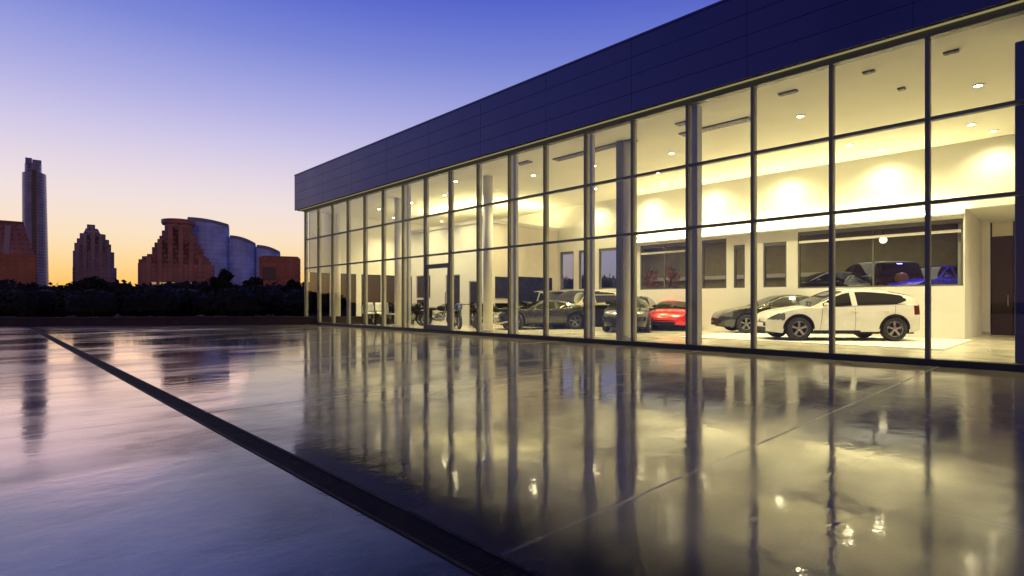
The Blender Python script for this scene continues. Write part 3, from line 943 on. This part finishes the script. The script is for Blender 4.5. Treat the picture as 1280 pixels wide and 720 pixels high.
    for (xx, s) in ((fa, 1), (fa, -1), (ra, 1), (ra, -1)):
        if first is None:
            wo = wh.build('wheel', M['rubber'], root, smooth=False)
            ro = rim.build('rim', M['rim'], wo); do = disc.build('brake_disc', M['dark'], wo)
            first = wo
        else:
            wo = first.copy(); COL.objects.link(wo); wo.parent = root
            for ch in (ro, do):
                c2 = ch.copy(); COL.objects.link(c2); c2.parent = wo
        wo.location = (xx, s * wy, wr); wo.rotation_euler = (0, 0, 0 if s > 0 else PI)
    # mirrors, door handles, wipers
    for s in (1, -1):
        zb = pw(belt, .62)
        b = MB(); b.blob((.62, s * (pw(plan, .62) + .09), zb + .06), .07, .11, .065, 3, .1, 12); b.build('mirror', paint, root, smooth=True)
        for hx in (-.18, -1.05):
            b = MB(); b.tube([(hx - .09, s * (pw(plan, hx) * .992 + .012), zb - .12), (hx + .09, s * (pw(plan, hx) * .992 + .012), zb - .12)], .014, 6); b.build('handle', paint, root)
    b = MB()
    for (ya, yc) in ((.55, .05), (.0, -.5)):
        b.tube([(rx1 - .08, ya, pw(roof, rx1 - .08) + .02), (rx1 - .26, yc, pw(roof, rx1 - .26) + .045)], .012, 5)
    b.build('wiper', M['dark'], root)
    return root

def put_car(o, px, d, heading, z=0.013):
    """heading: angle of the nose in the world plane"""
    c = at(px, d, z); o.location = c; o.rotation_euler = (0, 0, heading); return o

def cam_dir(dx, dd):            # a ground direction given as (right, away) of the viewer
    return math.atan2(dx * SN + dd * CS, dx * CS - dd * SN)

# display platform under the white hatchback
pf = MB(); pf.box(-9.2, -2.36, 3.85, 8.6, .0125, .042)
tag(pf.build('display_platform', M['white'], bevel=.006), 'low white display platform under the white hatchback', 'platform')
hatch = build_car('hatchback_car', 'white five door hatchback side on behind the showroom glass', 'car', HATCH, M['carwhite'], .025)
hatch.location = (-5.34, 6.02, .043); hatch.rotation_euler = (0, 0, math.atan2(-.666, -.746))
b = MB(); b.box(2.125, 2.14, -.05, .05, .545, .60); b.build('badge', M['chrome'], hatch, bevel=.004)
b = MB(); b.box(2.12, 2.138, -.26, .26, .40, .51); b.build('number_plate', M['white'], hatch, bevel=.004)
for sgn in (1, -1):
    b = MB(); b.tube([(x, sgn * (pw(HATCH['plan'], x) * .945 + .006), pw(HATCH['belt'], x) + .006) for x in [(-1.62 + .16 * i) for i in range(15)]], .009, 5); b.build('window_trim', M['chrome'], hatch)
    for c_ in (HATCH['fa'], HATCH['ra']):
        b = MB(); pts = []
        for i in range(13):
            an = PI * i / 12
            xx, zz = c_ + .41 * math.cos(an), .345 + .41 * math.sin(an)
            yy = pw(HATCH['plan'], xx) * pw([(0, .93), (.2, .97), (.5, 1.0), (.8, .985), (1, .955)], max(0, min(1, (zz - .22) / (pw(HATCH['belt'], xx) - .22))))
            pts.append((xx, sgn * (yy - .004), zz))
        b.tube(pts, .026, 6); b.build('arch_trim', M['dark'], hatch)
darkcar = build_car('sedan_car', 'dark graphite car with its nose showing behind the white hatchback', 'car', SEDAN, M['cardark'], .05)
put_car(darkcar, 972, 20.6, cam_dir(-1, .08), .043)
red = build_car('sports_car', 'low red sports car facing the glass beside a round column', 'car', COUPE, M['carred'], .05)
put_car(red, 842, 23.8, cam_dir(-.45, -.89))
blk = build_car('parked_car', 'black car partly hidden by the round column, beside the red car', 'car', SEDAN, M['carblack'], .06)
put_car(blk, 790, 22.6, cam_dir(-.35, -.94))
cream = build_car('suv_car', 'cream coloured tall car beside the black display cabinet', 'car', SUV, M['carcream'], .06)
put_car(cream, 722, 25.2, cam_dir(-.75, -.66))
blk2 = build_car('coupe_car', 'low dark coupe in front of the wide black screen', 'car', COUPE, M['cardark'], .06)
put_car(blk2, 676, 24.0, cam_dir(-.97, -.22))

for (src, px, d, hd, lab) in [(darkcar, 640, 27.0, cam_dir(.9, -.4), 'dark graphite car behind the low dark coupe, nose to the right'),
                              (cream, 693, 27.0, cam_dir(.5, -.86), 'cream coloured tall car behind the tail of the low dark coupe'),
                              (blk, 742, 25.8, cam_dir(-.9, -.4), 'black car behind the black display cabinet')]:
    c = copy_tree(src); c.location = at(px, d, .013); c.rotation_euler = (0, 0, hd); c['label'] = lab
# vehicles out on the rear terrace
GRP = 'vehicles on the rear terrace'
rear = []
for (src, px, d, hd, lab, mat) in [
    (blk, 1030, 22.5, cam_dir(-1, .1), 'black car behind the long interior window, leftmost of the row', None),
    (blk2, 1078, 21.5, cam_dir(-.3, -.95), 'dark low car facing out behind the long interior window', None)]:
    c = copy_tree(src); c.location = at(px, d, 1.002); c.rotation_euler = (0, 0, hd); c['label'] = lab; c['group'] = GRP
suvd = build_car('offroad_car', 'dark tall off-road car under the pendant lamp in the rear hall', 'car', SUV, M['carblack'], .07, GRP)
suvd.location = at(1088, 22.0, 1.002); suvd.rotation_euler = (0, 0, cam_dir(.15, .98))
b = MB(); b.lathe([(.002, -.09), (.16, -.09), (.20, -.05), (.20, .09), (.002, .10)], 26, axis='y'); b.v = [(-2.27 + v[1], v[0], 1.02 + v[2]) for v in b.v]
b.build('headlamp_disc', M['orange'], suvd)  # orange disc in place of a round glowing headlamp, glow put into its colour
bl = build_car('parked_car', 'car with a violet blue glow in its paint behind the right end of the long window', 'car', HATCH, M['carblueglow'], .07, GRP)
bl.location = at(1160, 20.4, 1.002); bl.rotation_euler = (0, 0, cam_dir(-.9, -.4))
l = bpy.data.lights.new('blue_light', 'SPOT'); l.energy = 260; l.color = (.25, .2, 1); l.shadow_soft_size = .1; l.spot_size = R(75)
lo = bpy.data.objects.new('blue_light', l); COL.objects.link(lo); lo.location = at(1156, 19.6, 3.9)

# ------------------------------------------------------------------ motorcycles
def build_bike(label, paint, group='motorcycles on the showroom floor'):
    r = empty('motorcycle', label, 'motorcycle', group=group)
    for xx in (.70, -.70):
        t = MB(); t.lathe([(.24, -.055), (.30, -.06), (.33, -.03), (.33, .03), (.30, .06), (.24, .055)], 26, axis='y', closed=True)
        wo = t.build('wheel', M['rubber'], r); wo.location = (xx, 0, .33)
        m = MB(); m.lathe([(.245, -.03), (.245, .03), (.22, .03), (.22, -.03)], 24, axis='y', closed=True)
        m.lathe([(.002, -.05), (.05, -.05), (.05, .05), (.002, .05)], 12, axis='y')
        for k in range(6):
            a = PI * k / 3; m.tube([(.04 * math.cos(a), 0, .04 * math.sin(a)), (.23 * math.cos(a), 0, .23 * math.sin(a))], .012, 5)
        m.build('rim', M['rim'], wo)
    f = MB()
    for s in (-1, 1):
        f.tube([(.70, s * .09, .33), (.45, s * .09, .95)], .025, 6)
        f.tube([(-.70, s * .10, .33), (-.15, s * .12, .42), (.1, s * .12, .40), (.38, s * .07, .85)], .022, 6)
        f.tube([(-.55, s * .11, .80), (-.1, s * .12, .45)], .02, 6)
    f.build('frame', M['dark'], r)
    e = MB(); e.blob((.05, 0, .48), .26, .19, .20, 5, .25, 12); e.tube([(.2, .14, .35), (0, .17, .27), (-.6, .17, .36), (-.85, .17, .42)], .045, 8); e.build('engine', M['rim'], r)
    t = MB(); t.blob((.17, 0, .86), .30, .17, .15, 7, .15, 14); t.build('fuel_tank', paint, r, smooth=True)
    t = MB(); t.blob((.50, 0, .92), .20, .17, .20, 9, .2, 12); t.build('front_fairing', paint, r, smooth=True)
    s_ = MB(); s_.blob((-.40, 0, .83), .36, .15, .08, 2, .1, 14); s_.build('seat', M['dark'], r, smooth=True)
    t = MB(); t.blob((-.78, 0, .88), .18, .10, .07, 4, .1, 10); t.build('tail', paint, r, smooth=True)
    h = MB(); h.tube([(.34, -.38, 1.04), (.42, -.2, 1.06), (.43, .2, 1.06), (.34, .38, 1.04)], .018, 6); h.build('handlebar', M['dark'], r)
    l_ = MB(); l_.blob((.68, 0, .90), .05, .09, .08, 1, .05, 12); l_.build('headlight', M['lampglass'], r, smooth=True)
    return r
bk = build_bike('black motorcycle just right of the white chairs by the office wall', M['dark'])
bk.location = at(512, 27.2, .013); bk.rotation_euler = (0, 0, cam_dir(.9, -.35))
for (px, d, hd, lab, mt) in [(570, 24.0, cam_dir(.3, -.95), 'dark blue motorcycle seen through the glass entrance door', 'paintblue'),
                             (594, 24.6, cam_dir(.15, -1), 'black motorcycle end on before the narrow office doorway', 'dark'),
                             (640, 23.6, cam_dir(.4, -.9), 'black motorcycle before the dark screens of the tan wall', 'dark'),
                             (619, 22.4, cam_dir(-.8, -.6), 'black motorcycle turned to the left just right of the white round column', 'dark'),
                             (549, 26.0, cam_dir(.95, -.3), 'black motorcycle between the desk and the glass entrance door', 'dark'),
                             (463, 29.0, cam_dir(.5, -.86), 'black motorcycle behind the leftmost white shell chairs', 'dark'),
                             (486, 28.8, cam_dir(.7, -.7), 'black motorcycle behind the rightmost white shell chairs', 'dark')]:
    c = copy_tree(bk); c.location = at(px, d, .013); c.rotation_euler = (0, 0, hd); c['label'] = lab
    if mt == 'paintblue':
        for ch in kids(c):
            if ch.name.split('.')[0] in ('fuel_tank', 'front_fairing', 'tail'):
                ch.data = ch.data.copy(); ch.data.materials[0] = M[mt]

# ------------------------------------------------------------------ white chairs and table on the left
def build_chair(label):
    r = empty('shell_chair', label, 'chair', group='white shell chairs')
    b = MB()
    vs, fs = [], []
    prof = [(.24, .46), (.20, .44), (.05, .43), (-.12, .44), (-.20, .49), (-.235, .60), (-.25, .75), (-.262, .87)]
    for (x, z) in prof:
        for j in range(9):
            u = -1 + 2 * j / 8
            wd = .24 if z < .6 else .24 - .06 * ((z - .6) / .3) ** 2
            vs.append((x + (.06 * u * u if z > .5 else 0), u * wd, z + (.02 * u * u if z < .5 else 0)))
    k = len(vs)
    vs += [(v[0] - (.018 if v[2] > .5 else 0), v[1], v[2] - (.018 if v[2] <= .5 else 0)) for v in vs]
    for i in range(len(prof) - 1):
        for j in range(8):
            a = i * 9 + j
            fs.append((a, a + 1, a + 10, a + 9)); fs.append((k + a, k + a + 9, k + a + 10, k + a + 1))
    for i in range(len(prof) - 1):
        for j in (0, 8):
            a = i * 9 + j; fs.append((a, a + 9, k + a + 9, k + a))
    for i in (0, len(prof) - 1):
        for j in range(8):
            a = i * 9 + j; fs.append((a, a + 1, k + a + 1, k + a))
    b.add(vs, fs); b.build('shell', M['chairwhite'], r, smooth=True)
    for (sx, sy) in ((1, 1), (1, -1), (-1, 1), (-1, -1)):
        b = MB(); b.tube([(sx * .12, sy * .12, .425), (sx * .22, sy * .22, .0)], .014, 6); b.build('leg', M['dark'], r)
    return r
ch0 = build_chair('white shell chair nearest the round column, leftmost of the waiting area')
spots = [(461, 27.8, .4, None), (478, 27.6, 1.2, 'white shell chair in the middle of the waiting area behind glass'),
         (489, 26.6, 2.1, 'white shell chair right of the middle one, by the second white column'), (503, 27.0, 2.7, 'white shell chair next to the black motorcycle')]
for i, (px, d, a, lab) in enumerate(spots):
    c = ch0 if i == 0 else copy_tree(ch0)
    c.location = at(px, d, .013); c.rotation_euler = (0, 0, cam_dir(math.sin(a), -math.cos(a))); c.scale = (1.2, 1.2, 1.3)
    if lab: c['label'] = lab
tb = empty('round_table', 'small round dark pedestal table among the white shell chairs', 'table', at(470, 26.8, .013))
b = MB(); b.lathe([(.38, .70), (.40, .715), (.38, .73)], 28); b.build('tabletop', M['dark'], tb)
b = MB(); b.lathe([(.03, .02), (.03, .70)], 12); b.build('post', M['dark'], tb)
b = MB(); b.lathe([(.25, 0), (.25, .015), (.04, .03)], 24); b.build('base', M['dark'], tb)

def desk(label, px, d, w_):
    e = empty('office_desk', label, 'desk', at(px, d, .013), cam_dir(1, 0), 'desks by the office wall')
    b = MB(); b.box(-w_ / 2, w_ / 2, -.32, .32, .72, .76); b.build('desktop', M['tabletop'], e, bevel=.006)
    b = MB(); b.box(-w_ / 2 + .04, w_ / 2 - .04, -.28, -.25, .2, .718); b.build('modesty_panel', M['dark'], e)
    for sx in (-1, 1):
        b = MB(); b.box(sx * (w_ / 2 - .05) - .02, sx * (w_ / 2 - .05) + .02, -.245, .28, 0, .718); b.build('leg', M['dark'], e)
    return e
desk('dark fronted desk carrying a monitor left of the glass entrance door', 531, 28.4, 1.5)
mo = empty('desk_monitor', 'black computer monitor on the desk left of the entrance door', 'monitor', at(528, 28.4, .775), cam_dir(.96, -.25))
b = MB(); b.box(-.30, .30, -.012, .02, .14, .52); b.build('display', M['screen'], mo, bevel=.004)
b = MB(); b.box(-.03, .03, .021, .04, .01, .3); b.box(-.12, .12, -.08, .10, 0, .009); b.build('stand', M['dark'], mo)
# screens on the tan office side
for (y0, y1, z0, z1, lab) in [(4.6, 5.6, 1.35, 2.35, 'upper small black screen on the tan side wall of the office'), (4.6, 5.6, .25, 1.12, 'lower small black screen on the tan side wall of the office'),
                              (5.9, 8.5, 1.2, 2.4, 'wide black screen on the tan side wall behind the dark coupe')]:
    e = empty('wall_screen', lab, 'screen', (XO1, (y0 + y1) / 2, (z0 + z1) / 2), group='black wall screens')
    hy, hz = (y1 - y0) / 2, (z1 - z0) / 2
    b = MB(); b.box(.001, .045, -hy, hy, -hz, hz); b.build('case', M['dark'], e, bevel=.006)
    b = MB(); b.box(.0455, .049, -hy + .03, hy - .03, -hz + .03, hz - .03); b.build('display', M['screen'], e)

# black display cabinet
kc = empty('display_cabinet', 'black display cabinet with pale base and glass top near the column', 'cabinet', at(761, 22.6, .013), cam_dir(1, 0))
b = MB(); b.box(-.62, .62, -.35, .35, 0, .14); b.build('base', M['white'], kc, bevel=.008)
b = MB(); b.box(-.58, .58, -.32, .32, .142, 1.02); b.build('body', M['dark'], kc, bevel=.01)
b = MB(); b.box(-.62, .62, -.35, .35, 1.022, 1.07); b.build('counter', M['alu_in'], kc, bevel=.006)
b = MB(); b.box(-.60, .60, -.33, .33, 1.071, 1.42); b.build('glass_case', M['pane_thin'], kc)
b = MB(); b.box(-.62, .62, -.35, .35, 1.421, 1.46); b.build('lid', M['alu_in'], kc, bevel=.006)

# low counter behind the cars in the middle
ct = empty('reception_counter', 'long pale reception counter before the back wall by the red car', 'counter', (-14.6, 8.1, .013))
b = MB(); b.box(-1.6, 1.6, -.3, .3, 0, 1.0); b.build('body', M['white'], ct, bevel=.01)
b = MB(); b.box(-1.66, 1.66, -.36, .34, 1.001, 1.05); b.build('top', M['tabletop'], ct, bevel=.008)

# ------------------------------------------------------------------ trees
def crown_mb(rnd, lobes, n, size):
    b = MB()
    for (c, rx, ry, rz, wgt) in lobes:
        for _ in range(int(n * wgt)):
            d = Vector((rnd.gauss(0, 1), rnd.gauss(0, 1), rnd.gauss(0, 1))).normalized() * (rnd.random() ** .45)
            b.leaf((c[0] + d.x * rx, c[1] + d.y * ry, c[2] + d.z * rz), size * rnd.uniform(.5, 1.3), rnd)
    return b
def tree(name, label, px, d, py_top, wpx, seed, mat='leaf', base=0., size=.22, n=2600, group=None):
    rnd = random.Random(seed)
    H = zat(py_top, d) - base; W = wpx / F * d / 2
    r = empty(name, label, 'tree', at(px, d, base), group=group)
    t = MB(); t.tube([(0, 0, -.1), (.05, 0, H * .3), (-.03, .05, H * .6), (0, 0, H * .9)], H * .032, 8, H * .008)
    for k in range(6):
        a = k * 1.1 + seed; z = H * (.25 + .09 * k)
        t.tube([(0, 0, z), (math.cos(a) * W * .5, math.sin(a) * W * .5, z + H * .12), (math.cos(a) * W * .8, math.sin(a) * W * .8, z + H * .22)], H * .014, 5, H * .004)
    t.build('trunk', M['bark'], r)
    lobes = []
    for k in range(11):
        a = rnd.random() * 2 * PI; q = rnd.random() ** .6
        z = H * rnd.uniform(.35, .82)
        s = W * rnd.uniform(.32, .5) * (1.15 - .4 * abs(z / H - .55))
        lobes.append(((math.cos(a) * q * W * .68, math.sin(a) * q * W * .68, z), s, s, s * .85, 1 / 11))
    lobes.append(((0, 0, H * .80), W * .45, W * .45, H * .19, .15))
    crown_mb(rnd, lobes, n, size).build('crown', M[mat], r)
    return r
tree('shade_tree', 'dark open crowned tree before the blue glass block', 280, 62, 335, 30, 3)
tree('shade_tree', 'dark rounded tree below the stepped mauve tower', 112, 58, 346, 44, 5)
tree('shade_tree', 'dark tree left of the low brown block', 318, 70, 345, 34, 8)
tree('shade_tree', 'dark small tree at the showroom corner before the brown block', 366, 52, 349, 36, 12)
for i, (px, d, top) in enumerate([(812, 30, 333), (838, 29, 330)]):
    tree('ornamental_shrub', ['autumn coloured shrub on the terrace left behind the red car', 'autumn coloured shrub on the terrace directly behind the red car'][i], px, d, top, 26, 20 + i, 'leaf2', 1.0, .07, 1600, 'autumn shrubs on the rear terrace')
sl = bpy.data.lights.new('terrace_uplight', 'POINT'); sl.energy = 220; sl.color = (1, .65, .3); sl.shadow_soft_size = .1
slo = bpy.data.objects.new('terrace_uplight', sl); COL.objects.link(slo); slo.location = at(822, 27, 1.4)

rnd = random.Random(77)
tl = MB()
for (d0, top, pxa, pxb) in ((46, 358, -260, 400), (66, 351, -260, 420), (95, 346, 400, 1000)):
    px = pxa
    while px < pxb:
        d = d0 * rnd.uniform(.93, 1.1)
        H = zat(top + rnd.uniform(-2, 6), d)
        W = rnd.uniform(1.6, 3.0) * d0 / 50
        c = at(px, d)
        for _ in range(420):
            v = Vector((rnd.gauss(0, 1), rnd.gauss(0, 1), rnd.gauss(0, 1))).normalized() * (rnd.random() ** .4)
            tl.leaf((c.x + v.x * W, c.y + v.y * W, H * .5 + v.z * H * .5), rnd.uniform(.18, .42) * d0 / 55, rnd)
        tl.blob((c.x, c.y, H * .45), W * .8, W * .8, H * .46, px, .35, 10)
        px += W / d * F * rnd.uniform(.7, 1.0)
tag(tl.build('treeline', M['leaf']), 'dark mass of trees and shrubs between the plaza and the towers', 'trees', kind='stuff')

# ------------------------------------------------------------------ skyline
def frame_at(px, d):            # local frame: x to the viewer's right, y away
    return at(px, d, 0), cam_dir(1, 0)
def rect(x0, x1, y0, y1, ch=0.):
    if not ch: return [(x0, y0), (x1, y0), (x1, y1), (x0, y1)]
    return [(x0 + ch, y0), (x1 - ch, y0), (x1, y0 + ch), (x1, y1 - ch), (x1 - ch, y1), (x0 + ch, y1), (x0, y1 - ch), (x0, y0 + ch)]
def skyscraper(name, label, pc, d):
    th = math.atan((pc - CX) / F)
    e = empty(name, label, 'tower', at(pc, d, 0), cam_dir(math.cos(th), -math.sin(th)))
    return e, (lambda px: (px - pc) / F * d * math.cos(th)), (lambda py: zat(py, d))
# stepped brown tower
e, X, Z = skyscraper('stepped_tower', 'broad brown stepped tower with a round flat top, centre of the skyline', 222, 420)
b = MB()
lv = [(173.5, 270, 0, 330, 0), (174, 266, 330, 325, 3), (178, 263, 325, 321, 4), (184, 259, 321, 318, 5), (190, 256, 318, 309, 6), (193, 252, 309, 303, 7), (199, 247, 303, 294, 8), (202, 244, 294, 287, 9), (205.5, 241.5, 287, 278, 10)]
for (p0, p1, y0, y1, ins) in lv:
    z0 = Z(y0) if y0 else 0
    b.prism(rect(X(p0), X(p1), 0 + ins, 45 - ins * .7, 3), z0 + .01, Z(y1))
b.build('facade', M['brick'], e)
b = MB()
for px in (187, 200, 213, 226, 239, 251):
    top = 322 if px in (187, 251) else (300 if px in (200, 239) else 281)
    b.box(X(px) - 1.5, X(px) + 1.5, -1.2, 9, 0, Z(top))
b.build('buttress', M['brick'], e)
b = MB(); c_ = (X(223.5), 20)
b.lathe([(11.2, Z(278) + .02), (11.8, Z(276)), (11.9, Z(271.5)), (11.0, Z(271))], 32, (c_[0], c_[1], 0)); b.build('crown', M['brick'], e)
b = MB(); b.box(X(190), X(262), -6, -1.3, 0, Z(352)); b.build('podium', M['brick2'], e)
for (p0, p1) in ((190, 196), (200, 208), (214, 219), (224, 240)):
    b = MB(); b.box(X(p0), X(p1), -6.2, -6.02, Z(356), Z(353.4)); b.build('lit_window', M['litwindow'], e)
# blue glass block in three steps
e, X, Z = skyscraper('glass_block', 'pale blue curved glass office block stepping down to the right', 296, 470)
def curved(x0, x1, y0, dep, bulge, n=14):
    pts = []
    for i in range(n + 1):
        t = i / n; pts.append((x0 + (x1 - x0) * t, y0 - bulge * math.sin(PI * t) + 7 * t * t))
    return pts + [(x1, y0 + dep), (x0, y0 + dep)]
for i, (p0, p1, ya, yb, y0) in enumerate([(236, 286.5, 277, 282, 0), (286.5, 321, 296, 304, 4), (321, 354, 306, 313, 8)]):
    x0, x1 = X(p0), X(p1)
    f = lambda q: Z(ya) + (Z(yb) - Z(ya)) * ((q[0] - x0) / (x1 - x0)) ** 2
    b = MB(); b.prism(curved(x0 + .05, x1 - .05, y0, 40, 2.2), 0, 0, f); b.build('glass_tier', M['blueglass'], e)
    b = MB()
    pts = curved(x0 + .4, x1 - .4, y0 - .8, 39, 2.2)
    for q in range(14):
        pa, pb = pts[q], pts[q + 1]
        za, zb = f(pa), f(pb)
        b.add([(pa[0], pa[1], za - 1), (pb[0], pb[1], zb - 1), (pb[0], pb[1] + 1.5, zb - 1), (pa[0], pa[1] + 1.5, za - 1),
               (pa[0], pa[1], za + 1.4), (pb[0], pb[1], zb + 1.4), (pb[0], pb[1] + 1.5, zb + 1.4), (pa[0], pa[1] + 1.5, za + 1.4)],
              [(0, 1, 5, 4), (4, 5, 6, 7), (2, 3, 7, 6), (0, 3, 2, 1), (0, 4, 7, 3), (1, 2, 6, 5)])
    b.build('parapet', M['bluetrim'], e)
# brown block by the showroom
e, X, Z = skyscraper('brown_block', 'low dark brown block nearest the showroom corner', 350, 360)
b = MB()
pts = [(X(324), 0), (X(372), 0), (X(375.5), 2), (X(376.5), 6), (X(376.5), 30), (X(324), 30)]
b.prism(pts, 0, Z(322)); b.build('facade', M['brick2'], e)
b = MB(); pts2 = [(X(327), 1), (X(371), 1), (X(374), 4), (X(374), 28), (X(327), 28)]
b.prism(pts2, Z(322) + .02, Z(320)); b.build('parapet', M['brick2'], e)
b = MB(); b.box(X(329), X(344), -1, .0 - .02, Z(350), Z(334)); b.build('dark_bay', M['towerdark'], e)
# mauve stepped tower
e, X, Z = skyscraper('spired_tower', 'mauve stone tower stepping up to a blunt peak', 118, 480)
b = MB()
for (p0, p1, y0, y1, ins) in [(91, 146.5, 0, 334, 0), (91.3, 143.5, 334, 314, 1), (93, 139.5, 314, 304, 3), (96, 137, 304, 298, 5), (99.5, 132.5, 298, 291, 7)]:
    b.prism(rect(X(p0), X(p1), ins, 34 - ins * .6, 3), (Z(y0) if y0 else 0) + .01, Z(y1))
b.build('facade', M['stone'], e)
b = MB()
for px in (97, 106, 116, 126, 136):
    top = {97: 305, 106: 293, 116: 289, 126: 293, 136: 308}[px]
    b.box(X(px) - 1.4, X(px) + 1.4, -1.0, 10, 0, Z(top))
b.build('pilaster', M['stone'], e)
b = MB(); b.frustum(rect(X(104), X(126), 9, 26, 2), rect(X(107), X(122.5), 11, 24, 2), Z(291) + .01, Z(284)); b.prism(rect(X(108.5), X(119), 12, 22, 1), Z(284) + .01, Z(279)); b.build('peak', M['stone'], e)
# tall slim tower
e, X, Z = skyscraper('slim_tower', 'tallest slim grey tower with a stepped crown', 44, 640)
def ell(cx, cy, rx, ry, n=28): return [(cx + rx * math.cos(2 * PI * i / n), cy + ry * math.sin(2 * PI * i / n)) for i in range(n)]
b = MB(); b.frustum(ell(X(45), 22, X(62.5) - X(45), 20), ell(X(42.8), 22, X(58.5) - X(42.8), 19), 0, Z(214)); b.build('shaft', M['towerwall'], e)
b = MB(); b.box(X(40), X(45.5), .2, 8, 0, Z(212)); b.build('centre_bay', M['towerdark'], e)
b = MB(); b.prism(ell(X(41.5), 20, X(52.5) - X(41.5), 12), Z(214) + .02, Z(202))
b.build('crown', M['towerwall'], e)
b = MB(); b.prism(rect(X(31.5), X(40), 10, 16), Z(202) + .01, Z(196)); b.prism(rect(X(40.3), X(52), 12, 28), Z(202) + .01, Z(197)); b.build('crown_fin', M['bluetrim'], e)
# dark red tower at the left
e, X, Z = skyscraper('red_tower', 'dark red tower with a sloping shoulder cut by the left frame', 12, 400)
b = MB(); b.frustum(rect(X(-30), X(46), 0, 40), rect(X(-30), X(45.5), 0, 40), 0, Z(317)); b.build('base', M['brick2'], e)
b = MB(); b.frustum(rect(X(-28), X(43), 2, 38), rect(X(-24), X(30), 6, 30), Z(317) + .02, Z(277)); b.prism(rect(X(-25), X(30.5), 5, 31), Z(277) + .02, Z(275)); b.build('shoulder', M['brick'], e)
b = MB(); b.frustum(rect(X(0), X(6.5), -1, 4), rect(X(6), X(14), 3, 8), 0, Z(281)); b.build('pale_fin', M['crownlit'], e)

# ------------------------------------------------------------------ render settings
SC.view_settings.view_transform = 'Standard'
SC.view_settings.look = 'None'
SC.view_settings.exposure = 0
SC.view_settings.gamma = 1
SC.cycles.use_denoising = True
SC.cycles.max_bounces = 10
SC.cycles.diffuse_bounces = 4
SC.cycles.glossy_bounces = 5
SC.cycles.transparent_max_bounces = 24
SC.cycles.sample_clamp_indirect = 6
SC.cycles.caustics_reflective = False
SC.cycles.caustics_refractive = False
